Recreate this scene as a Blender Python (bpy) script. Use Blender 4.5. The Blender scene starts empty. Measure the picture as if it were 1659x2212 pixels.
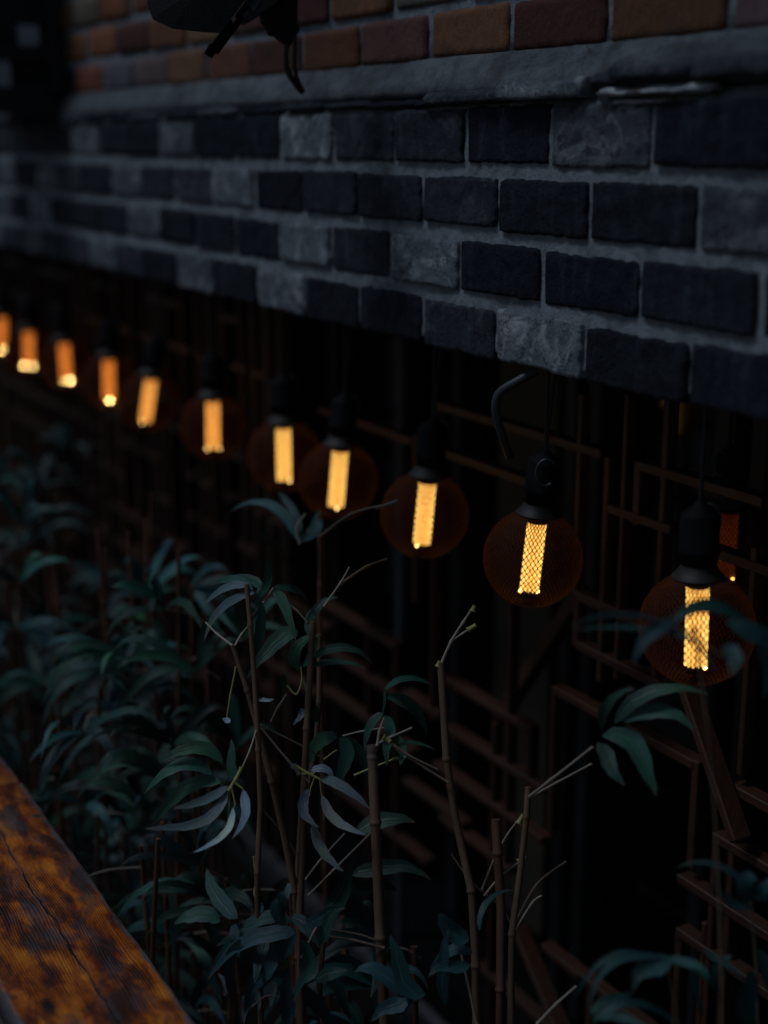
import bpy, math, random
import numpy as np
from mathutils import Vector, Matrix, noise
random.seed(7)
C = bpy.context.scene.collection
R = math.radians
CAMH = 1.6
# ------------------------------------------------------------------ camera frame (used to read positions off the place)
FOC = 3072.0; PIT = math.atan(793/3072); YAW = R(29.3)
cy_, sy_, cp_, sp_ = math.cos(YAW), math.sin(YAW), math.cos(PIT), math.sin(PIT)
FW = Vector((-cy_*cp_, sy_*cp_, -sp_)); RT = Vector((sy_, cy_, 0)); UP = RT.cross(FW)
CAM = Vector((0, 0, CAMH))
def P(px, py, d):
    return CAM + FW*d + RT*((px-829.5)/FOC*d) + UP*(-(py-1106)/FOC*d)
def PY(px, py, y):
    r = FW + RT*((px-829.5)/FOC) + UP*(-(py-1106)/FOC)
    return CAM + r*(y/r.y)
# ------------------------------------------------------------------ object helpers
def tag(o, label=None, cat=None, group=None, kind=None):
    if label: o['label'] = label
    if cat: o['category'] = cat
    if group: o['group'] = group
    if kind: o['kind'] = kind
    return o
def thing(name, label, cat, loc=(0,0,0), group=None):
    o = bpy.data.objects.new(name, None); C.objects.link(o); o.location = loc
    o.empty_display_size = 0.05
    return tag(o, label, cat, group)
def copy_tree(o, parent=None):
    c = o.copy(); C.objects.link(c); c.parent = parent
    for ch in list(o.children): copy_tree(ch, c)
    return c
class MB:
    def __init__(s): s.v=[]; s.f=[]; s.uv=[]; s.col=[]; s.smooth=[]
    def add(s, vs, fs, uvs=None, col=(1,1,1), smooth=True):
        b=len(s.v); s.v.extend([tuple(v) for v in vs])
        for i,f in enumerate(fs):
            s.f.append(tuple(b+k for k in f))
            s.uv.append(uvs[i] if uvs else [(0,0)]*len(f)); s.col.append(col); s.smooth.append(smooth)
    def build(s, name, mat, parent=None, mods=None):
        o0 = Vector((0,0,0))
        if parent is not None: o0 = parent.matrix_world.translation if parent.parent else Vector(parent.location)
        if parent is not None and parent.parent:
            p=parent; o0=Vector((0,0,0))
            while p: o0=o0+Vector(p.location); p=p.parent
        va=np.array(s.v,dtype=float)-np.array(o0)
        me=bpy.data.meshes.new(name); me.from_pydata(va.tolist(),[],s.f)
        uvl=me.uv_layers.new(name='UVMap'); flat=[c for u in s.uv for p in u for c in p]
        uvl.data.foreach_set('uv',flat)
        ca=me.color_attributes.new('tone','FLOAT_COLOR','CORNER')
        cf=[]
        for f,c in zip(s.f,s.col): cf.extend([c[0],c[1],c[2],1.0]*len(f))
        ca.data.foreach_set('color',cf)
        me.polygons.foreach_set('use_smooth',s.smooth)
        me.materials.append(mat); me.update()
        o=bpy.data.objects.new(name,me); C.objects.link(o)
        if parent is not None: o.parent=parent
        return o
    # shapes ---------------------------------------------------------
    def box(s, a, b, col=(1,1,1), M=None, bev=0.0):
        (x0,y0,z0),(x1,y1,z1)=a,b
        if bev<=0:
            vs=[(x,y,z) for x in (x0,x1) for y in (y0,y1) for z in (z0,z1)]
            fs=[(0,1,3,2),(4,6,7,5),(0,4,5,1),(2,3,7,6),(0,2,6,4),(1,5,7,3)]
        else:
            c=Vector(((x0+x1)/2,(y0+y1)/2,(z0+z1)/2)); h=[abs(x1-x0)/2,abs(y1-y0)/2,abs(z1-z0)/2]
            vs=[];idx={}
            for sx in(-1,1):
                for sy in(-1,1):
                    for sz in(-1,1):
                        for ax in range(3):
                            k=[h[0],h[1],h[2]]
                            for q in range(3):
                                if q!=ax: k[q]-=bev
                            idx[(sx,sy,sz,ax)]=len(vs); vs.append((c.x+sx*k[0],c.y+sy*k[1],c.z+sz*k[2]))
            fs=[]
            for ax in range(3):
                o=[q for q in range(3) if q!=ax]
                for sg in(-1,1):
                    def K(a_,b_,axx=ax):
                        t=[0,0,0]; t[ax]=sg; t[o[0]]=a_; t[o[1]]=b_; return tuple(t)
                    fs.append([idx[K(-1,-1)+(ax,)],idx[K(1,-1)+(ax,)],idx[K(1,1)+(ax,)],idx[K(-1,1)+(ax,)]])
            for ax in range(3):   # edge strips along ax
                o=[q for q in range(3) if q!=ax]
                for a_ in(-1,1):
                    for b_ in(-1,1):
                        t0=[0,0,0];t1=[0,0,0]
                        t0[ax]=-1;t1[ax]=1
                        for t in(t0,t1): t[o[0]]=a_;t[o[1]]=b_
                        fs.append([idx[tuple(t0)+(o[0],)],idx[tuple(t1)+(o[0],)],idx[tuple(t1)+(o[1],)],idx[tuple(t0)+(o[1],)]])
            for k in [(a,b_,c_) for a in(-1,1) for b_ in(-1,1) for c_ in(-1,1)]:
                fs.append([idx[k+(0,)],idx[k+(1,)],idx[k+(2,)]])
            # orient outward
            ff=[]
            for f in fs:
                p=[Vector(vs[i]) for i in f]; n=(p[1]-p[0]).cross(p[2]-p[0]); m=sum(p,Vector())/len(p)-c
                ff.append(tuple(f) if n.dot(m)>0 else tuple(reversed(f)))
            fs=ff
        if M is not None: vs=[M@Vector(v) for v in vs]
        uvs=[]
        for f in fs:
            uvs.append([(0,0)]*len(f))
        s.add(vs,fs,uvs,col,False)
    def bar(s, p, q, w, h, up=(0,0,1), col=(1,1,1), bev=0.0):
        p=Vector(p);q=Vector(q);d=(q-p);L=d.length;d.normalize();up=Vector(up)
        sd=d.cross(up).normalized(); u=sd.cross(d)
        M=Matrix.Translation(p)@Matrix((d,sd,u)).transposed().to_4x4()
        s.box((0,-w/2,-h/2),(L,w/2,h/2),col,M,bev)
    def tube(s, pts, rad, n=8, col=(1,1,1), cap=True, vscale=1.0):
        pts=[Vector(p) for p in pts]; m=len(pts)
        if not hasattr(rad,'__len__'): rad=[rad]*m
        d0=(pts[1]-pts[0]).normalized(); a=Vector((0,0,1)) if abs(d0.z)<.9 else Vector((1,0,0))
        u=d0.cross(a).normalized(); vs=[]; L=0; Ls=[]
        for i,p in enumerate(pts):
            d=((pts[min(i+1,m-1)]-pts[max(i-1,0)])).normalized()
            u=(u-d*u.dot(d)).normalized(); w=d.cross(u)
            if i: L+=(p-pts[i-1]).length
            Ls.append(L)
            for k in range(n):
                t=2*math.pi*k/n; vs.append(p+(u*math.cos(t)+w*math.sin(t))*rad[i])
        fs=[];uv=[]
        for i in range(m-1):
            for k in range(n):
                k2=(k+1)%n; fs.append((i*n+k,i*n+k2,(i+1)*n+k2,(i+1)*n+k))
                uv.append([(k/n,Ls[i]),((k+1)/n,Ls[i]),((k+1)/n,Ls[i+1]),(k/n,Ls[i+1])])
        s.add(vs,fs,uv,col,True)
        if cap:
            for i0,pp,rev in((0,pts[0],True),((m-1)*n,pts[-1],False)):
                loop=list(range(i0,i0+n)); 
                if rev: loop=loop[::-1]
                s.add([vs[k] for k in loop],[tuple(range(n))],None,col,False)
    def lathe(s, prof, n=24, c=(0,0,0), col=(1,1,1)):
        vs=[];fs=[]
        for r,z in prof:
            for k in range(n):
                t=2*math.pi*k/n; vs.append((c[0]+r*math.cos(t),c[1]+r*math.sin(t),c[2]+z))
        for i in range(len(prof)-1):
            for k in range(n):
                k2=(k+1)%n; fs.append((i*n+k,(i+1)*n+k,(i+1)*n+k2,i*n+k2))
        s.add(vs,fs,None,col,True)
class MS:
    """like MB, but every shape becomes a mesh object of its own; past `limit` the rest is one stuff part"""
    def __init__(s): s.l=[]
    def _n(s): s.l.append(MB()); return s.l[-1]
    def add(s,*a,**k): s._n().add(*a,**k)
    def box(s,*a,**k): s._n().box(*a,**k)
    def bar(s,*a,**k): s._n().bar(*a,**k)
    def tube(s,*a,**k): s._n().tube(*a,**k)
    def lathe(s,*a,**k): s._n().lathe(*a,**k)
    def build(s,name,mat,parent=None,limit=100):
        for m in s.l[:limit]: m.build(name,mat,parent)
        if len(s.l)>limit:
            r=MB()
            for m in s.l[limit:]:
                b=len(r.v); r.v+=m.v; r.f+=[tuple(b+k for k in f) for f in m.f]; r.uv+=m.uv; r.col+=m.col; r.smooth+=m.smooth
            r.build(name,mat,parent)['kind']='stuff'
def bez(a,b,c,n):
    a,b,c=Vector(a),Vector(b),Vector(c); out=[]
    for i in range(n+1):
        t=i/n; out.append(a*(1-t)**2+b*2*t*(1-t)+c*t*t)
    return out
def smooth_path(pts,n=6):
    pts=[Vector(p) for p in pts]
    if len(pts)<3: return [pts[0].lerp(pts[1],i/n) for i in range(n+1)]
    out=[]
    for i in range(len(pts)-1):
        p0=pts[max(i-1,0)];p1=pts[i];p2=pts[i+1];p3=pts[min(i+2,len(pts)-1)]
        for k in range(n):
            t=k/n; out.append(.5*((2*p1)+(p2-p0)*t+(2*p0-5*p1+4*p2-p3)*t*t+(3*p1-p0-3*p2+p3)*t**3))
    out.append(pts[-1]); return out
# ------------------------------------------------------------------ materials
def newmat(name):
    m=bpy.data.materials.new(name); m.use_nodes=True; nt=m.node_tree; nt.nodes.clear()
    out=nt.nodes.new('ShaderNodeOutputMaterial'); b=nt.nodes.new('ShaderNodeBsdfPrincipled')
    nt.links.new(b.outputs[0],out.inputs[0]); return m,nt,b,out
class N:
    def __init__(s,nt): s.nt=nt
    def n(s,t,**kw):
        x=s.nt.nodes.new(t)
        for k,v in kw.items(): setattr(x,k,v)
        return x
    def l(s,a,b): s.nt.links.new(a,b)
    def coord(s,scale=(1,1,1),kind='Object'):
        tc=s.n('ShaderNodeTexCoord'); mp=s.n('ShaderNodeMapping'); mp.inputs['Scale'].default_value=scale
        s.l(tc.outputs[kind],mp.inputs[0]); return mp.outputs[0]
    def noise(s,vec,scale,detail=4,rough=.55,dist=0):
        x=s.n('ShaderNodeTexNoise'); x.inputs['Scale'].default_value=scale; x.inputs['Detail'].default_value=detail
        x.inputs['Roughness'].default_value=rough; x.inputs['Distortion'].default_value=dist
        if vec: s.l(vec,x.inputs['Vector'])
        return x.outputs['Fac']
    def ramp(s,fac,stops,interp='LINEAR'):
        r=s.n('ShaderNodeValToRGB'); r.color_ramp.interpolation=interp
        e=r.color_ramp.elements
        while len(e)<len(stops): e.new(.5)
        for el,(p,c) in zip(e,stops):
            el.position=p; el.color=(c,c,c,1) if not hasattr(c,'__len__') else (*c,1)
        s.l(fac,r.inputs[0]); return r.outputs[0]
    def mix(s,fac,a,b,mode='MIX'):
        x=s.n('ShaderNodeMix',data_type='RGBA',blend_type=mode)
        for i_,v in((0,fac),(6,a),(7,b)):
            inp=x.inputs[i_]
            if hasattr(v,'is_output'): s.l(v,inp)
            elif hasattr(v,'__len__'): inp.default_value=(*v,1)
            else: inp.default_value=v if i_==0 else (v,v,v,1)
        return x.outputs[2]
    def math(s,op,a,b=0.0,c=None):
        x=s.n('ShaderNodeMath',operation=op)
        for i,v in enumerate((a,b,c)):
            if v is None: continue
            if hasattr(v,'is_output'): s.l(v,x.inputs[i])
            else: x.inputs[i].default_value=v
        return x.outputs[0]
    def bump(s,h,dist,strength=1.0,normal=None):
        x=s.n('ShaderNodeBump'); x.inputs['Distance'].default_value=dist; x.inputs['Strength'].default_value=strength
        s.l(h,x.inputs['Height'])
        if normal: s.l(normal,x.inputs['Normal'])
        return x.outputs[0]
def attr(n,name='tone'):
    a=n.n('ShaderNodeAttribute'); a.attribute_name=name; return a.outputs['Color']
def simple(name,col,rough=.6,metal=0,var=.25,scale=40,bump=.0004,spec=.5):
    m,nt,b,o=newmat(name); n=N(nt); v=n.coord()
    f=n.noise(v,scale,5); c=n.mix(f,tuple(x*(1-var) for x in col),tuple(x*(1+var) for x in col))
    n.l(c,b.inputs['Base Color']); b.inputs['Roughness'].default_value=rough; b.inputs['Metallic'].default_value=metal
    b.inputs['Specular IOR Level'].default_value=spec
    if bump: n.l(n.bump(n.noise(v,scale*4,4),bump),b.inputs['Normal'])
    return m
# bricks: tone.r = lime bloom amount, tone.g = tone shift, tone.b = random
def brick_dark():
    m,nt,b,o=newmat('dark_engobe_brick'); n=N(nt); v=n.coord(); a=attr(n)
    sp=n.n('ShaderNodeSeparateColor'); n.l(a,sp.inputs[0])
    off=n.n('ShaderNodeVectorMath',operation='MULTIPLY_ADD'); n.l(a,off.inputs[0]); off.inputs[1].default_value=(7,11,13); n.l(v,off.inputs[2])
    vv=off.outputs[0]
    streakv=n.n('ShaderNodeMapping'); streakv.inputs['Scale'].default_value=(1,1,.18); n.l(vv,streakv.inputs[0])
    base=n.mix(n.noise(vv,22,6,.65),(.003,.004,.009),(.012,.016,.032))
    base=n.mix(sp.outputs[1],base,n.mix(1.0,base,(1.9,1.9,1.75),'MULTIPLY'))
    st=n.ramp(n.noise(streakv.outputs[0],45,5,.6,.4),[(.54,0),(.74,1)])
    base=n.mix(n.math('MULTIPLY',st,.30),base,(.13,.165,.21))
    # speckles
    spk=n.ramp(n.noise(vv,420,2,.5),[(.66,0),(.74,1)])
    base=n.mix(n.math('MULTIPLY',spk,.35),base,(.16,.18,.20))
    light=n.mix(n.noise(vv,26,8,.7),(.07,.085,.105),(.48,.54,.59))
    patch=n.ramp(n.noise(vv,20,7,.7,.8),[(.50,0),(.62,1)])
    light=n.mix(patch,light,(.68,.74,.78))
    pits=n.ramp(n.noise(vv,95,5,.7,.6),[(.36,1),(.46,0)])
    light=n.mix(n.math('MULTIPLY',pits,.75),light,(.045,.055,.075))
    c=n.mix(sp.outputs[0],base,light)
    n.l(c,b.inputs['Base Color'])
    n.l(n.math('MULTIPLY_ADD',n.noise(vv,60,4),.35,.45),b.inputs['Roughness'])
    b.inputs['Specular IOR Level'].default_value=.18
    h1=n.noise(vv,55,7,.72,.5); h2=n.noise(vv,260,5,.7)
    nb=n.bump(h1,.013,1.0); nb=n.bump(h2,.0032,1.0,nb); nb=n.bump(patch,.0018,.7,nb)
    n.l(nb,b.inputs['Normal']); return m
def brick_red():
    m,nt,b,o=newmat('red_clay_brick'); n=N(nt); v=n.coord(); a=attr(n)
    off=n.n('ShaderNodeVectorMath',operation='MULTIPLY_ADD'); n.l(a,off.inputs[0]); off.inputs[1].default_value=(17,11,13); n.l(v,off.inputs[2]); vv=off.outputs[0]
    c=n.mix(1.0,a,n.mix(n.noise(vv,20,6,.7,.5),(.5,.5,.5),(1.2,1.2,1.12)),'MULTIPLY')
    c=n.mix(n.ramp(n.noise(vv,14,4,.6,.6),[(.52,0),(.72,.55)]),c,(.035,.028,.03))
    c=n.mix(n.ramp(n.noise(vv,300,3,.6),[(.64,0),(.72,.45)]),c,(.20,.20,.21))
    n.l(c,b.inputs['Base Color']); b.inputs['Roughness'].default_value=.72; b.inputs['Specular IOR Level'].default_value=.3
    sm=n.n('ShaderNodeMapping'); sm.inputs['Scale'].default_value=(1,1,.35); n.l(vv,sm.inputs[0])
    nb=n.bump(n.noise(sm.outputs[0],120,5,.7),.006,.9); nb=n.bump(n.noise(vv,420,4,.7),.0012,.9,nb); n.l(nb,b.inputs['Normal']); return m
def mortar(nm='cement_mortar',k=1.0):
    m,nt,b,o=newmat(nm); n=N(nt); v=n.coord()
    c=n.mix(n.noise(v,9,6,.65),(.16,.18,.20),(.37,.405,.44))
    c=n.mix(n.ramp(n.noise(v,34,5,.7,.6),[(.46,0),(.70,.7)]),c,(.085,.09,.097))
    vo=n.n('ShaderNodeTexVoronoi',feature='DISTANCE_TO_EDGE'); vo.inputs['Scale'].default_value=11
    wv=n.n('ShaderNodeVectorMath',operation='ADD'); ns=n.n('ShaderNodeTexNoise'); ns.inputs['Scale'].default_value=30; n.l(v,ns.inputs['Vector'])
    sc=n.n('ShaderNodeVectorMath',operation='SCALE'); sc.inputs['Scale'].default_value=.05; n.l(ns.outputs['Color'],sc.inputs[0])
    n.l(v,wv.inputs[0]); n.l(sc.outputs[0],wv.inputs[1]); n.l(wv.outputs[0],vo.inputs['Vector'])
    crack=n.ramp(vo.outputs['Distance'],[(0,1),(.008,0)])
    gate=n.ramp(n.noise(v,5,2),[(.5,0),(.6,1)]); crack=n.math('MULTIPLY',crack,gate)
    c=n.mix(1.0,c,(k,k,k),'MULTIPLY')
    if k<1: c=n.mix(n.ramp(n.noise(n.coord((7,7,22)),1,7,.7,.5),[(.42,0),(.66,.75)]),c,(.045,.05,.058))
    c=n.mix(crack,c,(.02,.02,.022))
    n.l(c,b.inputs['Base Color']); b.inputs['Roughness'].default_value=.9; b.inputs['Specular IOR Level'].default_value=.15
    nb=n.bump(n.noise(v,420,5,.75),.0016,.9); nb=n.bump(n.noise(v,60,6,.7),.006,.8,nb); n.l(nb,b.inputs['Normal']); return m
def burnt_wood():
    m,nt,b,o=newmat('burnt_varnished_pine'); n=N(nt)
    a=attr(n); v0=n.coord()
    off=n.n('ShaderNodeVectorMath',operation='MULTIPLY_ADD'); n.l(a,off.inputs[0]); off.inputs[1].default_value=(3,2,1); n.l(v0,off.inputs[2]); v=off.outputs[0]
    # gently wandering grain lines along x
    def mp(sc):
        x=n.n('ShaderNodeMapping'); x.inputs['Scale'].default_value=sc; n.l(v,x.inputs[0]); return x.outputs[0]
    warp=n.noise(mp((4.0,13,13)),1.0,3,.5)
    sepp=n.n('ShaderNodeSeparateXYZ'); n.l(v,sepp.inputs[0])
    yy=n.math('MULTIPLY_ADD',warp,.030,sepp.outputs[1])
    ph=n.math('MULTIPLY',yy,1900.0)
    line=n.math('SINE',ph); line=n.math('MULTIPLY_ADD',line,.5,.5)
    line=n.math('MULTIPLY',line,n.ramp(n.noise(mp((8,60,60)),1,3),[(.35,.05),(.65,1)]))
    fib=n.noise(mp((14,520,520)),1.0,4,.7)
    tone=n.noise(mp((9,26,26)),1.0,5,.62,.6)
    col=n.ramp(tone,[(.28,(.20,.042,.008)),(.44,(.56,.135,.012)),(.60,(.85,.26,.022)),(.78,(.95,.38,.05))])
    col=n.mix(n.math('MULTIPLY',line,.42),col,(.115,.030,.007))
    col=n.mix(n.ramp(fib,[(.45,0),(.75,.45)]),col,(.10,.035,.012))
    burn=n.noise(mp((14,30,30)),1.0,7,.60,.25)
    rd=n.ramp(burn,[(.40,0),(.52,.85)]); col=n.mix(rd,col,n.mix(1.0,col,(.42,.27,.30),'MULTIPLY'))
    bm=n.ramp(burn,[(.49,0),(.60,1)]); col=n.mix(n.math('MULTIPLY',bm,.86),col,(.017,.009,.009))
    # knots
    vo=n.n('ShaderNodeTexVoronoi'); vo.inputs['Scale'].default_value=1.0; n.l(mp((7.5,16,16)),vo.inputs['Vector'])
    kn=n.ramp(vo.outputs['Distance'],[(.06,1),(.16,0)]); col=n.mix(kn,col,(.03,.014,.012))
    # worn blue grey wear on arris and scuffs (uv.v: 1 at board edge)
    uv=n.n('ShaderNodeTexCoord'); su=n.n('ShaderNodeSeparateXYZ'); n.l(uv.outputs['UV'],su.inputs[0])
    edge=n.math('ADD',su.outputs[1],n.math('MULTIPLY_ADD',n.noise(mp((22,60,60)),1,5,.7),.9,-.45))
    em=n.ramp(edge,[(.72,0),(1.0,1)])
    col=n.mix(em,col,n.mix(fib,(.06,.055,.06),(.20,.20,.21)))
    sc=n.ramp(n.noise(mp((9,17,17)),1.3,6,.65,.3),[(.53,0),(.67,1)])
    col=n.mix(n.math('MULTIPLY',sc,.75),col,n.mix(line,(.035,.038,.045),(.11,.115,.13)))
    tcg=n.n('ShaderNodeTexCoord'); sg=n.n('ShaderNodeSeparateXYZ'); n.l(tcg.outputs['Object'],sg.inputs[0])
    def n1d(sc,dt=3):
        cx=n.n('ShaderNodeCombineXYZ'); n.l(sg.outputs[0],cx.inputs[0]); return n.noise(cx.outputs[0],sc,dt,.6)
    yc=n.math('MULTIPLY_ADD',n1d(5),.030,SPLIT_Y-.015)
    yc=n.math('ADD',yc,n.math('MULTIPLY_ADD',n1d(60,4),.005,-.0025))
    dist=n.math('ABSOLUTE',n.math('SUBTRACT',sg.outputs[1],yc))
    wid=n.math('MULTIPLY_ADD',n1d(14),.0050,-.0018)
    crack=n.math('SUBTRACT',wid,dist); cm=n.ramp(n.math('MULTIPLY_ADD',crack,700.0,.2),[(.0,0),(.5,1)])
    fr=n.ramp(n.math('MULTIPLY',dist,100.0),[(.0,1),(.75,0)]); fr=n.math('MULTIPLY',fr,n.ramp(n1d(9,4),[(.35,.1),(.6,1)]))
    fr=n.math('MULTIPLY',fr,n.ramp(n.noise(mp((20,60,60)),1.3,5,.7),[(.35,.1),(.6,1)]))
    col=n.mix(n.math('MULTIPLY',fr,.85),col,n.mix(fib,(.035,.035,.042),(.13,.135,.15)))
    col=n.mix(cm,col,(.008,.007,.008))
    n.l(col,b.inputs['Base Color'])
    n.l(n.math('MULTIPLY_ADD',bm,.2,.28),b.inputs['Roughness']); b.inputs['Specular IOR Level'].default_value=.35
    nb=n.bump(line,.0007,.8); nb=n.bump(fib,.0009,.8,nb); nb=n.bump(burn,.004,.5,nb); nb=n.bump(n.math('SUBTRACT',1.0,cm),.003,1.0,nb); n.l(nb,b.inputs['Normal']); return m
def lattice_wood():
    m,nt,b,o=newmat('stained_lattice_wood'); n=N(nt); v=n.coord((6,6,6))
    g=n.noise(n.coord((14,120,120)),1,5,.7,.3); g2=n.noise(n.coord((2,9,9)),1,4)
    c=n.mix(g,(.007,.004,.003),(.10,.036,.017)); c=n.mix(n.ramp(g2,[(.4,0),(.7,.6)]),c,(.025,.016,.014))
    n.l(c,b.inputs['Base Color']); b.inputs['Roughness'].default_value=.5
    n.l(n.bump(g,.0012,.9),b.inputs['Normal']); return m
def leafmat(name,top,under,rough=.5):
    m,nt,b,o=newmat(name); n=N(nt)
    tc=n.n('ShaderNodeTexCoord'); su=n.n('ShaderNodeSeparateXYZ'); n.l(tc.outputs['UV'],su.inputs[0])
    a=attr(n)
    v=n.coord()
    x=su.outputs[0]
    vein=n.math('MULTIPLY_ADD',n.math('SINE',n.math('MULTIPLY',x,75.0)),.5,.5)
    mid=n.ramp(n.math('ABSOLUTE',n.math('SUBTRACT',x,.5)),[(.02,1),(.06,0)])
    geo=n.n('ShaderNodeNewGeometry')
    c=n.mix(geo.outputs['Backfacing'],top,under)
    c=n.mix(1.0,c,a,'MULTIPLY')
    c=n.mix(n.math('MULTIPLY',vein,.22),c,n.mix(1.0,c,(1.7,1.7,1.6),'MULTIPLY'))
    c=n.mix(n.math('MULTIPLY',mid,.55),c,n.mix(1.0,c,(2.1,2.2,1.4),'MULTIPLY'))
    c=n.mix(n.ramp(n.noise(v,60,5,.65),[(.5,0),(.8,.4)]),c,(.02,.035,.03))
    c=n.mix(n.math('MULTIPLY',n.ramp(n.noise(v,14,3,.6),[(.48,0),(.72,1)]),.45),c,n.mix(1.0,c,(2.6,1.6,.55),'MULTIPLY'))
    c=n.mix(n.ramp(n.math('ADD',su.outputs[1],n.math('MULTIPLY_ADD',n.noise(v,120,3),.3,-.15)),[(.90,0),(1.0,.7)]),c,(.10,.07,.035))
    n.l(c,b.inputs['Base Color']); b.inputs['Roughness'].default_value=rough; b.inputs['Specular IOR Level'].default_value=.5
    nb=n.bump(vein,.0004,.6); nb=n.bump(mid,.0008,.7,nb); n.l(nb,b.inputs['Normal'])
    b.inputs['Transmission Weight'].default_value=0
    b.inputs['Subsurface Weight'].default_value=0
    return m
def canemat(name,c0,c1,dark=(.02,.015,.012)):
    m,nt,b,o=newmat(name); n=N(nt)
    tc=n.n('ShaderNodeTexCoord'); a=attr(n)
    f=n.noise(n.coord((90,90,9)),1,5,.65); c=n.mix(f,c0,c1)
    c=n.mix(n.ramp(n.noise(n.coord((20,20,12)),1,4),[(.5,0),(.75,.6)]),c,dark); c=n.mix(1.0,c,a,'MULTIPLY')
    n.l(c,b.inputs['Base Color']); b.inputs['Roughness'].default_value=.5
    n.l(n.bump(f,.0008,.8),b.inputs['Normal']); return m
def emit(name,col,strength,var=None):
    m,nt,b,o=newmat(name); n=N(nt)
    b.inputs['Base Color'].default_value=(.3,.15,.05,1); b.inputs['Emission Color'].default_value=(*col,1)
    b.inputs['Emission Strength'].default_value=strength
    if var:
        f=n.noise(n.coord((900,900,160)),1,2); n.l(n.math('MULTIPLY',n.ramp(f,[(.3,.45),(.7,1.35)]),strength),b.inputs['Emission Strength'])
    return m
EXP=-1.08
SPLIT_Y=.0
LAMP=1.0
M=dict(
 bdark=brick_dark(), bred=brick_red(), mortar=mortar(), wood=burnt_wood(), lat=lattice_wood(),
 leaf=leafmat('bamboo_leaf',(.013,.060,.044),(.10,.17,.22)),
 leafblue=leafmat('bamboo_leaf_pale_back',(.12,.17,.205),(.34,.43,.45),.40),
 leafteal=leafmat('bamboo_leaf_teal',(.013,.055,.060),(.045,.10,.125)),
 cane=canemat('dry_bamboo_cane',(.075,.042,.024),(.19,.115,.068)),
 canedark=canemat('dark_bamboo_cane',(.05,.022,.014),(.16,.075,.04)),
 twig=canemat('bamboo_twig',(.17,.13,.10),(.42,.36,.28),(.06,.04,.03)),
 pet=simple('yellow_green_plastic',(.30,.30,.09),.5,0,.3,60),
 black=simple('black_bakelite',(.005,.005,.006),.7,0,.3,60,.0002,.12),
 rubber=simple('black_cable_rubber',(.012,.012,.013),.55,0,.2,60,.0002),
 meshm=simple('brown_wire_mesh',(.0065,.0019,.0012),.9,0,.3,80,0,.04),
 cap=simple('dark_neck_collar',(.02,.016,.014),.6,.1,.3,60,.0003),
 steel=simple('scuffed_dark_steel',(.10,.11,.12),.4,.8,.4,60,.0004),
 fabric=simple('black_canvas',(.004,.004,.005),.85,0,.3,120,.0012),
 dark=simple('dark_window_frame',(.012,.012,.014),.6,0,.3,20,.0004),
 pane=simple('pale_frosted_pane',(.36,.42,.47),.35,0,.15,6,.0),
 greyc=simple('grey_pvc_cable',(.04,.045,.052),.5,0,.2,30,.0002),
 ground=simple('paving_concrete',(.06,.06,.065),.9,0,.3,6,.002),
 soil=simple('dark_soil',(.010,.008,.007),1.0,0,.4,30,.006,.05),
 recess_shade=simple('recess_shade_black',(.005,.005,.006),.95,0,.3,20,.0004,.08), pipe=simple('dull_grey_pipe',(.035,.04,.05),.6,0,.2,30,.0002), olive=simple('dull_olive_board',(.045,.042,.026),.75,0,.3,8,.001),  # first material is near-black to stand in for shade in the recess
)
# rusty pale strip
def rusty():
    m,nt,b,o=newmat('rusty_painted_strip'); n=N(nt); v=n.coord()
    r=n.noise(n.coord((22,80,160)),1,6,.6,.3); c=n.ramp(r,[(.48,(.36,.38,.40)),(.56,(.20,.20,.20)),(.63,(.12,.045,.02)),(.75,(.04,.02,.016))])
    n.l(c,b.inputs['Base Color']); b.inputs['Roughness'].default_value=.7; n.l(n.bump(r,.002),b.inputs['Normal']); return m
M['rust']=rusty()
M['ledge']=mortar('rough_grey_cement',.62)
def glassm():
    m,nt,b,o=newmat('dark_window_glass'); b.inputs['Base Color'].default_value=(.004,.004,.005,1); b.inputs['Roughness'].default_value=.08
    return m
M['glass']=glassm()
M['fil']=emit('glowing_filament',(1.0,.33,.06),3.3*LAMP,True)
M['core']=emit('amber_core',(1.0,.22,.028),2.2*LAMP,True)
M['dot']=emit('filament_end',(1.0,.66,.22),85*LAMP)
# ------------------------------------------------------------------ ground
g=MB(); g.add([(-400,-400,0),(400,-400,0),(400,400,0),(-400,400,0)],[(0,1,2,3)],None,(1,1,1),False)
tag(g.build('ground',M['ground']),kind='structure')
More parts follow.
